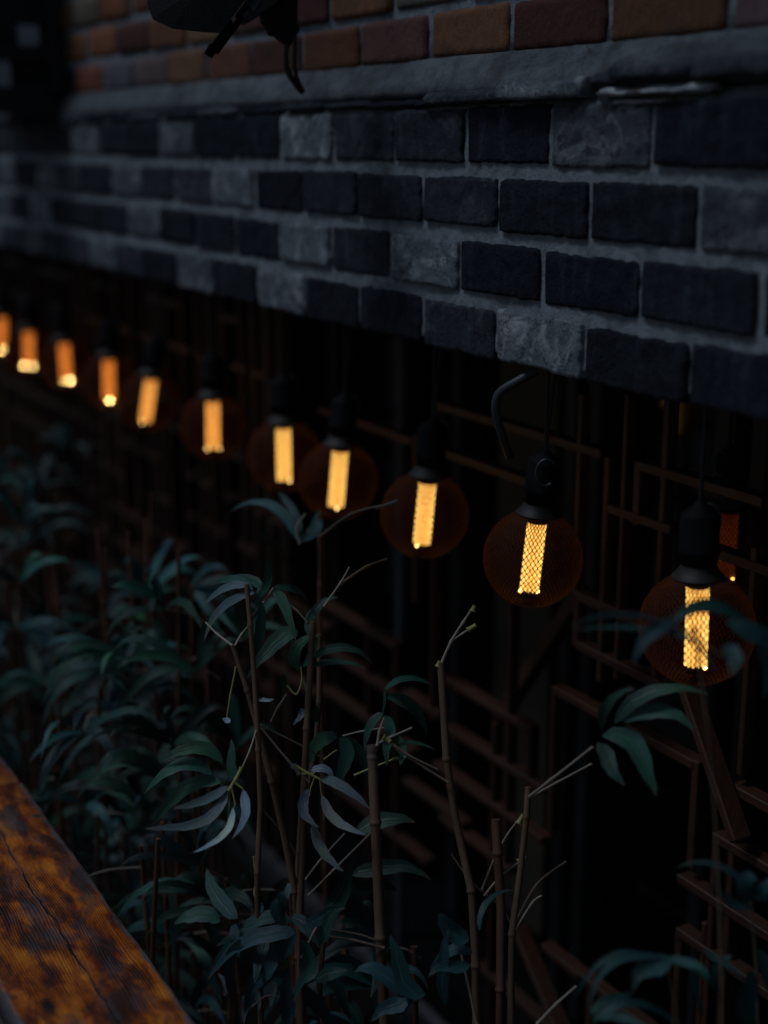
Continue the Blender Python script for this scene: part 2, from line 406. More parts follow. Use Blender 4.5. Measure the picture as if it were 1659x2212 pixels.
# ------------------------------------------------------------------ brick wall
WY=.94
wall=thing('brick_wall','wall of dark blue-black bricks below a cement ledge and courses of red brick','wall',(-2.4,WY,0))
def nz(x,y,z): return noise.noise(Vector((x,y,z)))
def brick(mb,x0,x1,z0,z1,y,seed,col,res,rr=.0020,amp=.0026,rag=.0022,gr=.0):
    nx=max(6,int((x1-x0)/res)); nzv=max(5,int((z1-z0)/res))
    def space(k):
        t=[i/k for i in range(k+1)]; return [ .5-.5*math.cos(math.pi*u)*(1) if False else u for u in t]
    vs=[];W=x1-x0;H=z1-z0
    dz=random.uniform(-.0015,.0015); tl=random.uniform(-.012,.012); dy=random.uniform(-.002,.002)
    for j in range(-1,nzv+2):
        for i in range(-1,nx+2):
            s=min(max(i/nx,0),1); t=min(max(j/nzv,0),1)
            ring=(i<0 or i>nx or j<0 or j>nzv)
            x=x0+W*s; z=z0+H*t
            ex=min(s,1-s)*W; ez=min(t,1-t)*H
            n1=nz(x*60+seed,z*60,seed*1.7); n2=nz(x*22-seed,z*22,seed); n3=nz(x*190,z*190,seed)
            # ragged outline
            fx=max(0,1-ex/.012); fz=max(0,1-ez/.012)
            x+=fx*(n1*rag*1.3+n3*rag*.7)*(1); z+=fz*(n2*rag+nz(x*110,seed,z*30)*rag)
            # round corners in plan
            if ex<.01 and ez<.01:
                q=(1-ex/.01)*(1-ez/.01)*.0010; x+=q*(1 if s<.5 else -1); z+=q*(1 if t<.5 else -1)
            d=min(ex,ez); r=rr*(1+.6*n2)
            yy=0
            if d<r: yy=r-math.sqrt(max(r*r-(r-d)**2,0))
            yy+= -n2*amp*1.1 - n1*amp*.6 - n3*amp*.25 + dy -.0015 + tl*(s-.5)*W
            if ring: yy=.03
            vs.append((x,y+yy,z+dz))
    w=nx+3;fs=[]
    for j in range(nzv+2):
        for i in range(nx+2):
            a=j*w+i; fs.append((a,a+1,a+w+1,a+w))
    mb.add(vs,fs,None,col,True)
PITCH=.1715; GAP=.0095
rows=[('r1',-.0205,.0405,1.307,{-1:.42,3:.85,6:.45,9:.5,-4:.3,12:.3}),
      ('r2',-.0955,-.0375,1.405,{-3:.35,4:.75,7:.5,10:.7,12:.55,5:.18,1:.1}),
      ('r3',-.171,-.113,1.316,{3:.8,1:.8,7:.5,11:.8,13:.4}),
      ('r4',-.2475,-.1885,1.405,{-1:.85,3:.75,5:.5,8:.45,11:.4,13:.5})]
db=MB()
for ri,(nm,z0,z1,off,light) in enumerate(rows):
    for k in range(-12,32):
        xr=-(off+k*PITCH)-GAP/2; xl=xr-(PITCH-GAP)
        if xr>1.0: continue
        jit=random.uniform(-.0035,.0035) if not -4<k<4 else 0
        near=-4<=k<=5; res=.0032 if near else (.009 if k<16 and k>-6 else .03)
        lt=light.get(k, (random.choice([0,0,0,.5,.7]) if k>14 or k<-5 else 0.0)+random.random()**4*.14)
        brick(db,xl+jit,xr+jit,CAMH+z0+random.uniform(-.001,.001),CAMH+z1+random.uniform(-.0015,.0015),WY,ri*31.7+k*7.3,(lt,random.random(),random.random()),res)
db.build('dark_brick_facing',M['bdark'],wall)
# mortar sheet behind the dark bricks, beds bulging, plus ledge body
def sheet(mb,x0,x1,prof,resx,amp,seed,col=(1,1,1)):
    nx=int((x1-x0)/resx); vs=[]
    for i in range(nx+1):
        x=x0+(x1-x0)*i/nx
        for j,(y,z) in enumerate(prof):
            a=amp*nz(x*14+seed,z*30,seed)+amp*.6*nz(x*70,z*90,seed)
            e=(j==0 or j==len(prof)-1)
            vs.append((x,y-(0 if e else a),z+(0 if e else amp*.5*nz(x*25,seed,z*20))))
    m=len(prof);fs=[]
    for i in range(nx):
        for j in range(m-1):
            a=i*m+j; fs.append((a,a+m,a+m+1,a+1))
    mb.add(vs,fs,None,col,True)
mo=MB()
prof=[(WY+.12,CAMH-.245),(WY+.05,CAMH-.246),(WY+.012,CAMH-.243)]
z=-.239
while z<.037:
    prof.append((WY+.0038,CAMH+z)); z+=.005
prof+= [(WY+.008,CAMH+.0405),(WY+.012,CAMH+.045),(WY+.02,CAMH+.052)]
sheet(mo,-2.6,-.7,prof,.006,.0010,3.1); sheet(mo,-7,-2.6,prof,.03,.0022,3.1); sheet(mo,-.7,1.2,prof,.03,.0022,3.1)
mo.build('mortar_bed',M['mortar'],wall)
# bed ridges: mortar squeezed below each bed, proud strips that catch the light
ha=MB()
prof=[(WY+.035,CAMH+.054),(WY+.014,CAMH+.057),(WY+.008,CAMH+.061),(WY+.007,CAMH+.066),(WY+.009,CAMH+.073),(WY+.013,CAMH+.080),(WY+.019,CAMH+.088),(WY+.023,CAMH+.096),(WY+.028,CAMH+.104),(WY+.04,CAMH+.108)]
sheet(ha,-2.6,-.7,prof,.006,.0025,8.3); sheet(ha,-7,-2.6,prof,.03,.0025,8.3); sheet(ha,-.7,1.2,prof,.03,.0025,8.3)
ha.build('cement_ledge',M['ledge'],wall)
# thin slate-like ledge pieces
led=MS()
def slab(x0,x1,z0,z1,y0,y1,seed,col,mb=led,rag=.0026,zr=.0015):
    nx=max(4,int((x1-x0)/.006)); ring=[(y1,z0),(y0+.003,z0),(y0,z0+.003),(y0,z1-.006),(y0+.008,z1),(y1,z1)]
    vs=[]
    for i in range(nx+1):
        s=i/nx; x=x0+(x1-x0)*s; e=min(s,1-s)*(x1-x0); pull=max(0,1-e/.012)*.009
        for j,(y,z) in enumerate(ring):
            a=nz(x*45+seed,j*1.3,seed)*rag+nz(x*160,j*2.1,seed)*rag*.45
            vs.append((x,y+(a+pull if 0<j<5 else 0),z+nz(x*35,seed,j)*zr))
    m=len(ring);fs=[]
    for i in range(nx):
        for j in range(m):
            a=i*m+j;b_=i*m+(j+1)%m; fs.append((a,b_,b_+m,a+m))
    fs.append(tuple(range(m-1,-1,-1))); fs.append(tuple(nx*m+k for k in range(m)))
    mb.add(vs,fs,None,col,True)
def xw(px): # x on the wall plane under an image column
    al=YAW+math.atan((px-829.5)/3173); return -WY/math.tan(al)
pieces=[(690,788,.048,.057,0,.1),(786,922,.045,.055,0,.0),(920,1084,.047,.062,-.010,.22),(1086,1264,.048,.069,-.016,.62),(1266,1320,.060,.072,-.004,.2),(1318,1492,.063,.080,-.012,.3),(1490,1720,.060,.081,-.009,.25),(1725,1990,.055,.078,-.006,.1)]
for i,(a,b_,z0,z1,dy,lt) in enumerate(pieces): slab(xw(a),xw(b_),CAMH+z0,CAMH+z1,WY+dy-.003,WY+.03,i*5.1,(lt,.6,random.random()))
x=xw(690)
while x>-6.5:
    w=random.uniform(.12,.19); slab(x-w+.006,x-.004,CAMH+random.uniform(.044,.048),CAMH+random.uniform(.056,.062),WY+random.uniform(-.008,.0),WY+.03,x*9,(random.choice([0,0,.1,.3]),.5,random.random())); x-=w
x=xw(1990)
while x<1.0:
    w=.17; slab(x+.004,x+w,CAMH+.05,CAMH+.07,WY-.004,WY+.03,x*9,(.1,.5,random.random())); x+=w
led.build('ledge_tile',M['bdark'],wall)
st=MS(); slab(xw(1285),xw(1530),CAMH+.0475,CAMH+.0565,WY-.010,WY+.02,77,(1,1,1),st,.0008,.0006); slab(xw(1310),xw(1440),CAMH+.0405,CAMH+.0455,WY-.003,WY+.02,79,(1,1,1),st,.0008,.0004)
st.build('metal_strip',M['rust'],wall)
# red brick courses
RY=WY+.028
rb=MB(); pal=[(.26,.105,.045),(.17,.068,.038),(.12,.045,.03),(.24,.10,.05),(.20,.085,.05),(.17,.13,.11),(.13,.055,.033),(.20,.15,.125),(.29,.13,.06)]
fix0={0:(.27,.11,.05),-1:(.115,.026,.026),-2:(.16,.06,.032),-3:(.20,.13,.125),1:(.15,.075,.058),2:(.17,.06,.03),3:(.10,.035,.03),4:(.23,.09,.05),5:(.30,.12,.07),6:(.16,.15,.14),7:(.14,.145,.155),8:(.30,.10,.05),9:(.04,.03,.03)}
fix1={0:(.18,.165,.16),1:(.29,.12,.05),2:(.09,.03,.03),3:(.11,.05,.04),4:(.30,.14,.07),-1:(.14,.05,.032),-2:(.20,.10,.06)}
RP=.1815
zb=.1035
for r in range(14):
    off=(1.604-RP)*.968/.96 if r%2==0 else 1.694-RP
    off=1.430 if r%2==0 else 1.520
    for k in range(-13,30):
        xr=-(off+k*RP)-.006; xl=xr-(RP-.012)
        if xr>1.1: continue
        col=(fix0 if r==0 else fix1 if r==1 else {}).get(k) or random.choice(pal)
        col=tuple(c*random.uniform(.85,1.15) for c in col)
        res=.0045 if (-4<=k<=5 and r<3) else .02
        brick(rb,xl,xr,CAMH+zb+r*.066,CAMH+zb+r*.066+.0545,RY,r*13.7+k*3.3+400,col,res,.004,.0013,.0012)
rb.build('red_brick_facing',M['bred'],wall)
m2=MB(); sheet(m2,-7,1.2,[(RY+.02,CAMH+.10)]+[(RY+.005,CAMH+.105+i*.02) for i in range(47)]+[(RY+.02,CAMH+1.05)],.03,.001,5)
m2.build('red_course_mortar',M['mortar'],wall)
core=MB(); core.box((-7,WY+.034,CAMH-.243),(1.2,WY+.30,CAMH+1.04)); core.build('wall_core',M['mortar'],wall)
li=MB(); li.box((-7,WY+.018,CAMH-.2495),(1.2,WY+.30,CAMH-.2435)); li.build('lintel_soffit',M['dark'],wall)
# ------------------------------------------------------------------ window recess behind the lattice
LY=1.16
win=thing('recessed_window','dark recessed window with black glass and olive boards behind the wooden lattice','window',(-2.4,1.35,0))
def mb_boxes(lst,name,mat,par):
    m=MS()
    for a,b_ in lst: m.box(a,b_)
    return m.build(name,mat,par)
mb_boxes([((-7,1.42,.10),(1.2,1.43,CAMH-.2505))],'glass_pane',M['glass'],win)
posts=[]
for px in(880,1000,1240,1290,1560,1640,740,640):
    p=PY(px,1300,1.38); posts.append(((p.x-.014,1.36,.12),(p.x+.014,1.412,CAMH-.2505)))
for i in range(10): posts.append(((-3.4-i*.35,1.36,.12),(-3.36-i*.35,1.412,CAMH-.2505)))
mb_boxes(posts,'mullion',M['dark'],win)
for a,b_ in((1075,1195),(1215,1235),(560,640)):
    p=PY(a,1300,1.39);q=PY(b_,1300,1.39); mb_boxes([((p.x,1.385,.2),(q.x,1.40,CAMH-.2505))],'backing_board',M['olive'],win)
mb_boxes([((-7,1.24,.02),(1.2,1.5,.10))],'sill',M['recess_shade'],win)
# plain wall below / behind recess
mb_boxes([((-7,1.45,0),(1.2,1.6,CAMH+.9))],'back_wall',M['recess_shade'],win)
# grey downpipe behind
pp=MB(); a=PY(868,1150,1.24); b_=PY(862,1600,1.24); pp.tube([(a.x,1.24,CAMH-.251),(a.x,1.24,.05)],.011,12)
tag(pp.build('downpipe',M['pipe']),'thin grey vertical pipe standing in the dark recess under the third bulb from the right','pipe')
# ------------------------------------------------------------------ lattice screen
lat=thing('lattice_screen','dark reddish wooden lattice screen of staggered rectangles filling the recess behind the bulbs','lattice',(-2.0,LY,0))
T=.0125; DEP=.022
hb=MS(); vb=MS(); 
def H(x0,y0,x1,y1,t=1.0,yo=0):
    p=PY(x0,y0,LY);q=PY(x1,y1,LY); z=(p.z+q.z)/2; a,b_=sorted((p.x,q.x))
    hb.box((a,LY-DEP/2+yo,z-T*t/2),(b_,LY+DEP/2+yo,z+T*t/2),(1,1,1),None,.0012)
def V(px,py0,py1,t=1.0,yo=0,px2=None):
    p=PY(px,py0,LY);q=PY(px,py1,LY); x=p.x
    vb.box((x-T*t/2,LY-DEP/2+.002+yo,q.z),(x+T*t/2,LY+DEP/2-.002+yo,p.z),(1,1,1),None,.0012)
for h in [(1205,1483,1310,1548),(1365,1575,1510,1645),(1555,1797,1760,1935),(1475,1892,1760,2078),(1472,2009,1760,2205),(1180,2043,1281,2120),
          (965,1468,1150,1568),(972,1572,1178,1700),(945,1648,1182,1815),(960,1768,1112,1875),(1255,1385,1440,1487),(1250,1285,1460,1372),
          (1325,1098,1460,1140),(970,980,1160,1042),(945,868,1310,985),(1385,1000,1659,1085),(700,1300,862,1395),(690,1395,870,1500),(880,1495,960,1545),
          (700,1490,900,1615),(880,1690,1010,1775),(1040,2110,1250,2240),(1260,2110,1420,2225),(1590,1690,1760,1800),(720,1700,930,1850),(700,900,900,935),(560,1420,690,1490),(600,1290,720,1345),(1540,1180,1760,1270)]: H(*h)
for v in [(1513,1640,1880),(1476,2012,2300),(1556,1797,2300,.8),(1531,1990,2300,.7),(1283,2118,2300),(1150,1565,1700,1.2),(1112,1300,1880,.6),(1370,1480,1580,.9),
          (1365,850,1480,.6),(1322,985,1480,.8),(1265,850,1300,.7),(1452,860,1490,.8),(1255,1285,1395),(1388,1000,1135),(948,868,985),(1205,1483,1800,.8),
          (945,985,1560,.8),(1075,1560,2300,.6),(905,935,1300,.7),(860,1395,1850,.7),(800,1340,2000,.6),(700,1100,2000,.7),(1640,1180,1690,.7),(1600,1690,2300,.8)]:V(*v)
# the dim far run of the screen
random.seed(5)
x=-2.45
while x>-6.5:
    vb.box((x-.005,LY-.009,.12),(x+.005,LY+.009,CAMH-.2505)); 
    for z in np.arange(.3,1.3,.095):
        if random.random()<.6: hb.box((x-.10,LY-.011,z),(x-.002,LY+.011,z+.012))
    x-=random.choice([.07,.1,.06])
x=-.75
while x<1:
    vb.box((x-.005,LY-.009,.12),(x+.005,LY+.009,CAMH-.2505)); 
    for z in np.arange(.3,1.3,.08):
        if random.random()<.6: hb.box((x+.002,LY-.011,z),(x+.09,LY+.011,z+.012))
    x+=.08
hb.build('rail',M['lat'],lat); vb.build('stile',M['lat'],lat)
dg=MS(); dg.bar(PY(1262,1275,LY+.045),PY(1080,1550,LY+.045),.022,.026,(0,1,0),(1,1,1),.002); dg.bar(PY(1482,1470,LY-.03),PY(1600,1815,LY-.03),.012,.028,(0,1,0),(1,1,1),.002); dg.bar(PY(1120,2000,LY-.03),PY(1230,2260,LY-.03),.012,.028,(0,1,0),(1,1,1),.002)
dg.build('diagonal_brace',M['lat'],lat)
# ------------------------------------------------------------------ bulbs
RB=.0625
def make_lamp():
    t=thing('pendant_bulb','x','bulb')
    # origin = top of socket; globe centre hangs .138 below
    zc=-.140
    s=MB(); s.lathe([(0,0),(.006,0),(.007,-.004),(.019,-.0125),(.0205,-.016),(.0208,-.048),(.022,-.050),(.022,-.056),(.0205,-.0575),(.0195,-.068),(.0,-.068)],28)
    so=s.build('socket',M['black'],t)
    r=MB(); r.tube([Vector((.0125*math.cos(a),-.0225,-.024+.0165*math.sin(a))) for a in [R(40+i*14) for i in range(20)]],.0012,6)
    r.build('hook',M['steel'],t)
    nk=MB(); nk.lathe([(.0185,-.066),(.0195,-.071),(.024,-.0775),(.028,-.0815),(.0285,-.0830),(.010,-.0835)],28); nk.build('bulb_neck',M['cap'],t)
    g_=MB(); NW=64; seg=30; th0=R(24); th1=R(170)
    for fam in(1,-1):
        for k in range(NW):
            vs=[]
            for i in range(seg+1):
                th=th0+(th1-th0)*i/seg; ph=2*math.pi*k/NW+fam*1.15*(i/seg-.5)*2*.8
                dr=Vector((math.sin(th)*math.cos(ph),math.sin(th)*math.sin(ph),math.cos(th)))
                tt=th+.01; 
                # ribbon tangent offset
                pt=Vector((-math.sin(ph),math.cos(ph),0)); w=(.00046+.00018*math.sin(th))
                c=dr*RB; vs+= [c-pt*w,c+pt*w,c-dr*.0006]
            fs=[]
            for i in range(seg):
                a=i*3
                for q in range(3):
                    q2=(q+1)%3; fs.append((a+q,a+q2,a+3+q2,a+3+q))
            g_.add([Vector(v)+Vector((0,0,zc)) for v in vs],fs,None,(1,1,1),False)
    # bottom plate
    pr=[]
    for i in range(6):
        th=R(170)+R(10)*i/5; pr.append((RB*math.sin(th),zc+RB*math.cos(th)))
    g_.lathe(pr,24)
    g_.build('wire_globe',M['meshm'],t)
    f=MB(); top=zc+.046; bot=zc-.042
    for k in range(14):
        a=2*math.pi*k/14+.2; c=(.0113*math.cos(a),.0113*math.sin(a)); f.tube([(c[0],c[1],top),(c[0],c[1],bot)],.0011,6)
    fo=f.build('filament',M['fil'],t)
    co=MB(); co.lathe([(0,top-.002),(.0104,top-.001),(.0104,bot+.001),(0,bot+.002)],16); co.build('filament_core',M['core'],fo)
    d=MB()
    for k in range(8):
        if k not in (0,5): continue
        a=2*math.pi*k/10+.2; cx,cy2=.0113*math.cos(a),.0113*math.sin(a)
        d.lathe([(0.0001,bot+.0012),(.0018,bot+.0002),(.0022,bot-.0015),(.0015,bot-.0032),(.0001,bot-.0038)],8,(cx,cy2,0))
    d.build('filament_end',M['dot'],fo)
    stp=MS(); stp.lathe([(.004,-.084),(.0125,-.090),(.0125,top+.0005),(0,top+.0005)],16); stp.lathe([(0,bot-.004),(.009,bot-.005),(.010,bot-.008),(0,bot-.008)],16)
    stp.build('filament_holder',M['meshm'],t)
    return t
proto=make_lamp()
SOF=CAMH-.2495
lampdat=[ # filament centre px, tilt deg, label
 (1505,1356,-1.5,'large glowing globe bulb at far right, crossed by blurred bamboo leaves'),
 (1151,1206,5,'second bulb from the right, with a hook ring on its socket, above the diagonal brace'),
 (917,1112,5,'sharpest amber wire-mesh globe bulb, a thin twig tip crossing its left side'),
 (730,1037,5,'amber globe bulb overlapping its dimmer neighbour, just above a drooping twig'),
 (613,983,0,'blurred amber globe bulb hanging upright above the long arched leaf'),
 (460,920,1,'blurred golden bulb with two round bright dots, first left of the overlapping pair'),
 (320,867,10,'strongly tilted golden bulb with a single bright dot at its lower left'),
 (235,822,2,'far blurred orange bulb partly hidden by leaves, its bright dot at the lower left'),
 (141,783,-1,'far blurred bulb with a bright dot at the lower right, third from the left end'),
 (62,755,3,'far blurred orange bulb over a ring-shaped bright dot, second from the left end'),
 (3,722,5,'dim orange bulb cut off by the left edge of the photo')]
M['fil_y']=emit('glowing_filament_yellow',(1.0,.58,.13),3.9*LAMP,True)
M['core_y']=emit('amber_core_yellow',(1.0,.40,.06),3.0*LAMP,True)
M['mesh_glow']=simple('amber_glow_mesh',(.055,.014,.006),.7,0,.3,80,0,.1)  # browner mesh colour paints the amber glow on the rightmost globe
M['dot_f']=emit('filament_end_far',(1.0,.66,.22),190)
M['dot_n']=emit('filament_end_near',(1.0,.62,.20),15*LAMP)
M['fil_m']=emit('glowing_filament_gold',(1.0,.43,.085),3.6*LAMP,True)
M['core_m']=emit('amber_core_gold',(1.0,.30,.04),2.4*LAMP,True)
M['fil_d']=emit('glowing_filament_dim',(1.0,.30,.045),2.6*LAMP,True)
M['core_d']=emit('amber_core_dim',(1.0,.20,.022),1.7*LAMP,True)
G='globe bulbs hanging in a row under the brick wall'
for i,(px,py,tl,lb) in enumerate(lampdat):
    o=proto if i==0 else copy_tree(proto)
    c=PY(px,py,1.0)
    Rm=Matrix.Rotation(R(tl),4,Vector((FW.x,FW.y,0)).normalized())@Matrix.Rotation(R(i*47+10),4,'Z')
    top=c+ (Rm@Vector((0,0,.140)))
    o.location=top
    for ch in o.children: ch.matrix_local=Rm.copy() if not ch.name.startswith('hook') else Matrix.Rotation(R(tl),4,Vector((FW.x,FW.y,0)).normalized())@Matrix.Rotation(R(62 if i==1 else 200),4,'Z')
    tag(o,lb,'bulb',G)
    if i==0:
        for ch in o.children:
            if ch.name.startswith('wire_globe'): ch.material_slots[0].link='OBJECT'; ch.material_slots[0].material=M['mesh_glow']
    if i<4 or i>6:
        for ch in o.children:
            for w_ in ch.children:
                if 'end' in w_.name: w_.material_slots[0].link='OBJECT'; w_.material_slots[0].material=M['dot_n' if i<4 else 'dot_f']
    if i in(0,1,5,6,7,8,9,10):
        for ch in o.children:
            if ch.name.startswith('filament') and not ch.name.startswith('filament_'):
                sfx='y' if i<2 else 'm' if i<7 else 'd'
                for q,mm in((ch,'fil_'+sfx),)+tuple((w_,'core_'+sfx) for w_ in ch.children if 'core' in w_.name):
                    q.material_slots[0].link='OBJECT'; q.material_slots[0].material=M[mm]
    cd=MB(); 
    cd.tube([top+Vector((0,0,-.001)),top+Vector((0,.0,.03)),Vector((top.x,top.y,SOF+.001))],.0024,8)
    bpy.context.view_layer.update()
    cd.build('cord',M['rubber'],o)
# bulb reflection in the dark glass, built as a weaker bulb behind the lattice
o=copy_tree([q for q in bpy.data.objects if q.name=='pendant_bulb.010'][0])
for ch in list(o.children):
    if ch.name.startswith('cord'): bpy.data.objects.remove(ch)
c=PY(1571,1180,1.29); top=c+Vector((0,0,.140)); o.location=top; tag(o,'dim red bulb reflection glimmering behind the lattice, beside the socket of the far right bulb','bulb')
if 'group' in o: del o['group']
M['fil_r']=emit('reflected_filament_red',(1.0,.16,.02),.09,True); M['core_r']=emit('red_core',(1.0,.11,.012),.06,True); M['dot_r']=emit('filament_end_dim',(1.0,.45,.10),12)  # filament, core and end materials of the bulb reflection only
for ch in o.children:
    ch.matrix_local=Matrix.Identity(4)
    if ch.name.startswith('filament') and not ch.name.startswith('filament_'):
        for q in [ch]+list(ch.children):
            q.material_slots[0].link='OBJECT'; q.material_slots[0].material=M['core_r' if 'core' in q.name else 'dot_r' if 'end' in q.name else 'fil_r']
cd=MB(); cd.tube([top+Vector((0,0,-.001)),Vector((top.x,top.y,CAMH-.2505))],.0024,8); bpy.context.view_layer.update(); cd.build('cord',M['rubber'],o)  # cord of the bulb reflection
# loose grey cable curling below the wall
cb=MB(); cb.tube(smooth_path([P(1160,800,1.66),P(1120,822,1.66),P(1078,850,1.67),P(1071,890,1.68),P(1088,950,1.70),P(1100,985,1.74)],8),.0052,10)
tag(cb.build('loose_cable',M['greyc']),'bent grey cable curling out from under the wall left of the hooked bulb','cable')
# ------------------------------------------------------------------ timber counter bottom left
ctr=thing('timber_counter','scorched orange-brown timber counter top with a long split, in the lower left corner','counter',(-1.2,.38,0))
CZ=CAMH-.85
def plank(x0,x1,y0,y1,z0,z1,seed,el,er):
    mb=MB(); nx=int((x1-x0)/.006); ny=16; r=.004; vs=[];uvd=[]
    pr=[(0,z0,1),(0,z1-r,1),(.0012,z1-.0012,1)]+[((j/ny),None,None) for j in range(0,ny+1)]
    prof=[]
    prof.append(('a',y0,z0)); prof.append(('a',y0,z1-r))
    W=y1-y0
    ys=[y0+r*.4]+[y0+r+(W-2*r)*j/ny for j in range(ny+1)]+[y1-r*.4]
    for q in ys: prof.append(('t',q,z1))
    prof.append(('b',y1,z1-r)); prof.append(('b',y1,z0))
    for i in range(nx+1):
        x=x0+(x1-x0)*i/nx
        wl=.0016*nz(x*9,seed,1)+.0012*nz(x*60,seed,2); wr=.0016*nz(x*8,seed,5)+.0014*nz(x*50,seed,7)
        ce=max(0,1-min(x-x0,x1-x)/.006)*.003
        for kd,y,z in prof:
            s=(y-y0)/W; yy=y+(1-s)*wl+s*wr; zz=z
            if kd=='t':
                e=min(y-y0,y1-y); zz=z1-(0 if e>r*1.5 else .0012)+.0006*nz(x*14,y*55,seed)-ce
            vs.append((x,yy,zz)); 
            d0=max(0,1-(y-y0)/.022)*el; d1=max(0,1-(y1-y)/.030)*er
            uvd.append((x,max(d0,d1)))
    m=len(prof);fs=[];uv=[]
    for i in range(nx):
        for j in range(m):
            j2=(j+1)%m; f=(i*m+j,(i+1)*m+j,(i+1)*m+j2,i*m+j2); fs.append(f); uv.append([uvd[k] for k in f])
    fs.append(tuple(range(m))); uv.append([uvd[k] for k in range(m)])
    fs.append(tuple(nx*m+k for k in range(m-1,-1,-1))); uv.append([uvd[nx*m+k] for k in range(m-1,-1,-1)])
    mb.add(vs,fs,uv,(seed%1.7,seed%2.3,seed%.9),True); return mb
def PZ(px,py,z):
    r=FW+RT*((px-829.5)/FOC)+UP*(-(py-1106)/FOC); return CAM+r*((z-CAM.z)/r.z)
eR=PZ(430,2212,CZ); eR2=PZ(100,1762,CZ); cr=PZ(262,2212,CZ); eL=PZ(45,2212,CZ); jt=PZ(15,1690,CZ)
yR=(eR.y+eR2.y)/2; print('edge y',eR.y,eR2.y,cr.y,eL.y,'joint x',jt.x,eR.x)
jx=jt.x
plank(jx+.003,0.6,eL.y,yR,CZ-.045,CZ,1.31,1,1).build('plank',M['wood'],ctr)
plank(jx-1.6,jx-.003,eL.y,yR-.001,CZ-.045,CZ-.001,7.93,1,1).build('plank',M['wood'],ctr)
for lx in(-3.3,-2.2,-1.0,.3):
    l=MB(); l.box((lx-.03,eL.y+.03,0),(lx+.03,yR-.03,CZ-.0455),(1,1,1),None,.003); l.build('leg',M['wood'],ctr)
# planter trough
pl=thing('planter_trough','dark wooden trough holding the bamboo, low behind the timber counter','planter',(-2.4,.8,0))
mb_boxes([((-6,yR+.10,0),(1,yR+.125,.14)),((-6,1.10,0),(1,1.12,.14)),((-6.02,yR+.10,0),(-6,1.12,.14)),((1,yR+.10,0),(1.02,1.12,.14))],'trough_panel',M['dark'],pl)
mb_boxes([((-6,yR+.126,.02),(1,1.099,.10))],'soil',M['soil'],pl)
SOIL=.10
# ------------------------------------------------------------------ hanging clip light at the top
cl=thing('clip_light','black clip-on spotlight with a dark hood before the red bricks at the top','lamp',P(470,0,1.75))
h=MB()
# hood: tilted open cone shell
ax=(P(360,30,1.75)-P(520,-120,1.80)).normalized()
c0=P(455,-70,1.78)
u_=ax.cross(Vector((0,0,1))).normalized(); w_=ax.cross(u_)
# dark box hood built from outline with depth
out=[(318,8),(330,42),(372,62),(440,70),(478,72),(494,48),(515,20),(560,-40),(545,-130),(400,-160),(330,-80)]
f0=[P(x,y,1.71) for x,y in out]; f1=[P(x*.86+65,y*.86-9,1.80) for x,y in out]; n_=len(out)
fm=[P(x*1.0,y*1.0,1.74) for x,y in out]
cen=P(430,-30,1.695)
vs=[cen]+[p.lerp(cen,.12) for p in f0]+f0[:]+f1[:]; vs=[Vector(v) for v in vs]
fs=[(0,1+(k+1)%n_,1+k) for k in range(n_)]
for k in range(n_):
    k2=(k+1)%n_; fs.append((1+k,1+k2,1+n_+k2,1+n_+k)); fs.append((1+n_+k,1+n_+k2,1+2*n_+k2,1+2*n_+k))
fs.append(tuple(range(1+2*n_,1+3*n_)))
h.add(vs,fs,None,(1,1,1),False); h.build('lamp_hood',M['fabric'],cl)
k_=MS()
k_.tube([P(600,-40,1.77),P(575,-5,1.76),P(548,16,1.75)],[.016,.014,.012],12); k_.tube([P(548,16,1.75),P(520,42,1.74)],[.012,.0085],10)
k_.tube([P(534,8,1.745),P(556,24,1.745)],.0135,12)
k_.build('clamp_joint',M['steel'],cl)
k2=MS(); k2.bar(P(528,30,1.74),P(466,112,1.73),.006,.010,FW,(1,1,1),.001); k2.bar(P(500,45,1.755),P(456,108,1.75),.005,.009,FW,(1,1,1),.001); k2.tube([P(462,100,1.74),P(450,120,1.74)],.006,8)
k2.build('clamp_jaw',M['black'],cl)
k3=MB(); 
pts=[P(612,-60,1.80),P(600,20,1.80),P(612,70,1.80),P(606,88,1.80)]
k3.tube(smooth_path(pts,6),[.024]*9+[.021]*4+[.014]*5+[.008],12)
k3.build('cable_sleeve',M['fabric'],cl)
k4=MS(); k4.tube(smooth_path([P(622,-60,1.85),P(620,60,1.86),P(618,140,1.87),P(636,178,1.88),P(654,200,1.89)],7),.0042,8); k4.tube(smooth_path([P(640,-60,1.85),P(638,60,1.86),P(636,140,1.87),P(646,180,1.88),P(656,198,1.89)],7),.003,8)
k4.build('power_cable',M['rubber'],cl)
# ------------------------------------------------------------------ far lantern top left
ln=thing('wall_lantern','black framed box lantern with pale panes on the far red bricks, top left','lantern',(-3.05,.86,CAMH+.08))
f=MS(); x0,x1,y0,y1,z0,z1=-3.50,-3.13,.77,.945,CAMH+.105,CAMH+.50
for a in(x0,x1):
    for b_ in(y0,y1): f.box((a-.016,b_-.016,z0),(a+.016,b_+.016,z1))
for zz in(z0,z0+.085,z1):
    for b_ in(y0,y1): f.box((x0+.016,b_-.012,zz-.014),(x1-.016,b_+.012,zz+.014))
    for a in(x0,x1): f.box((a-.012,y0+.016,zz-.014),(a+.012,y1-.016,zz+.014))
f.box((x0-.03,y0-.03,z1+.015),(x1+.03,y1+.010,z1+.04)); f.box((x0-.02,y0-.02,z0-.036),(x1+.02,y1+.010,z0-.015)); f.box((x0+.03,y0+.04,z0+.0),(x1-.03,y1-.01,z1))
f.build('lantern_frame',M['dark'],ln)
a=MS(); a.box((x1-.004,.872,CAMH+.182),(x1+.002,.915,CAMH+.245)); a.box((x1-.004,.790,z0+.008),(x1+.002,.850,CAMH+.172)); a.build('pane',M['pane'],ln)
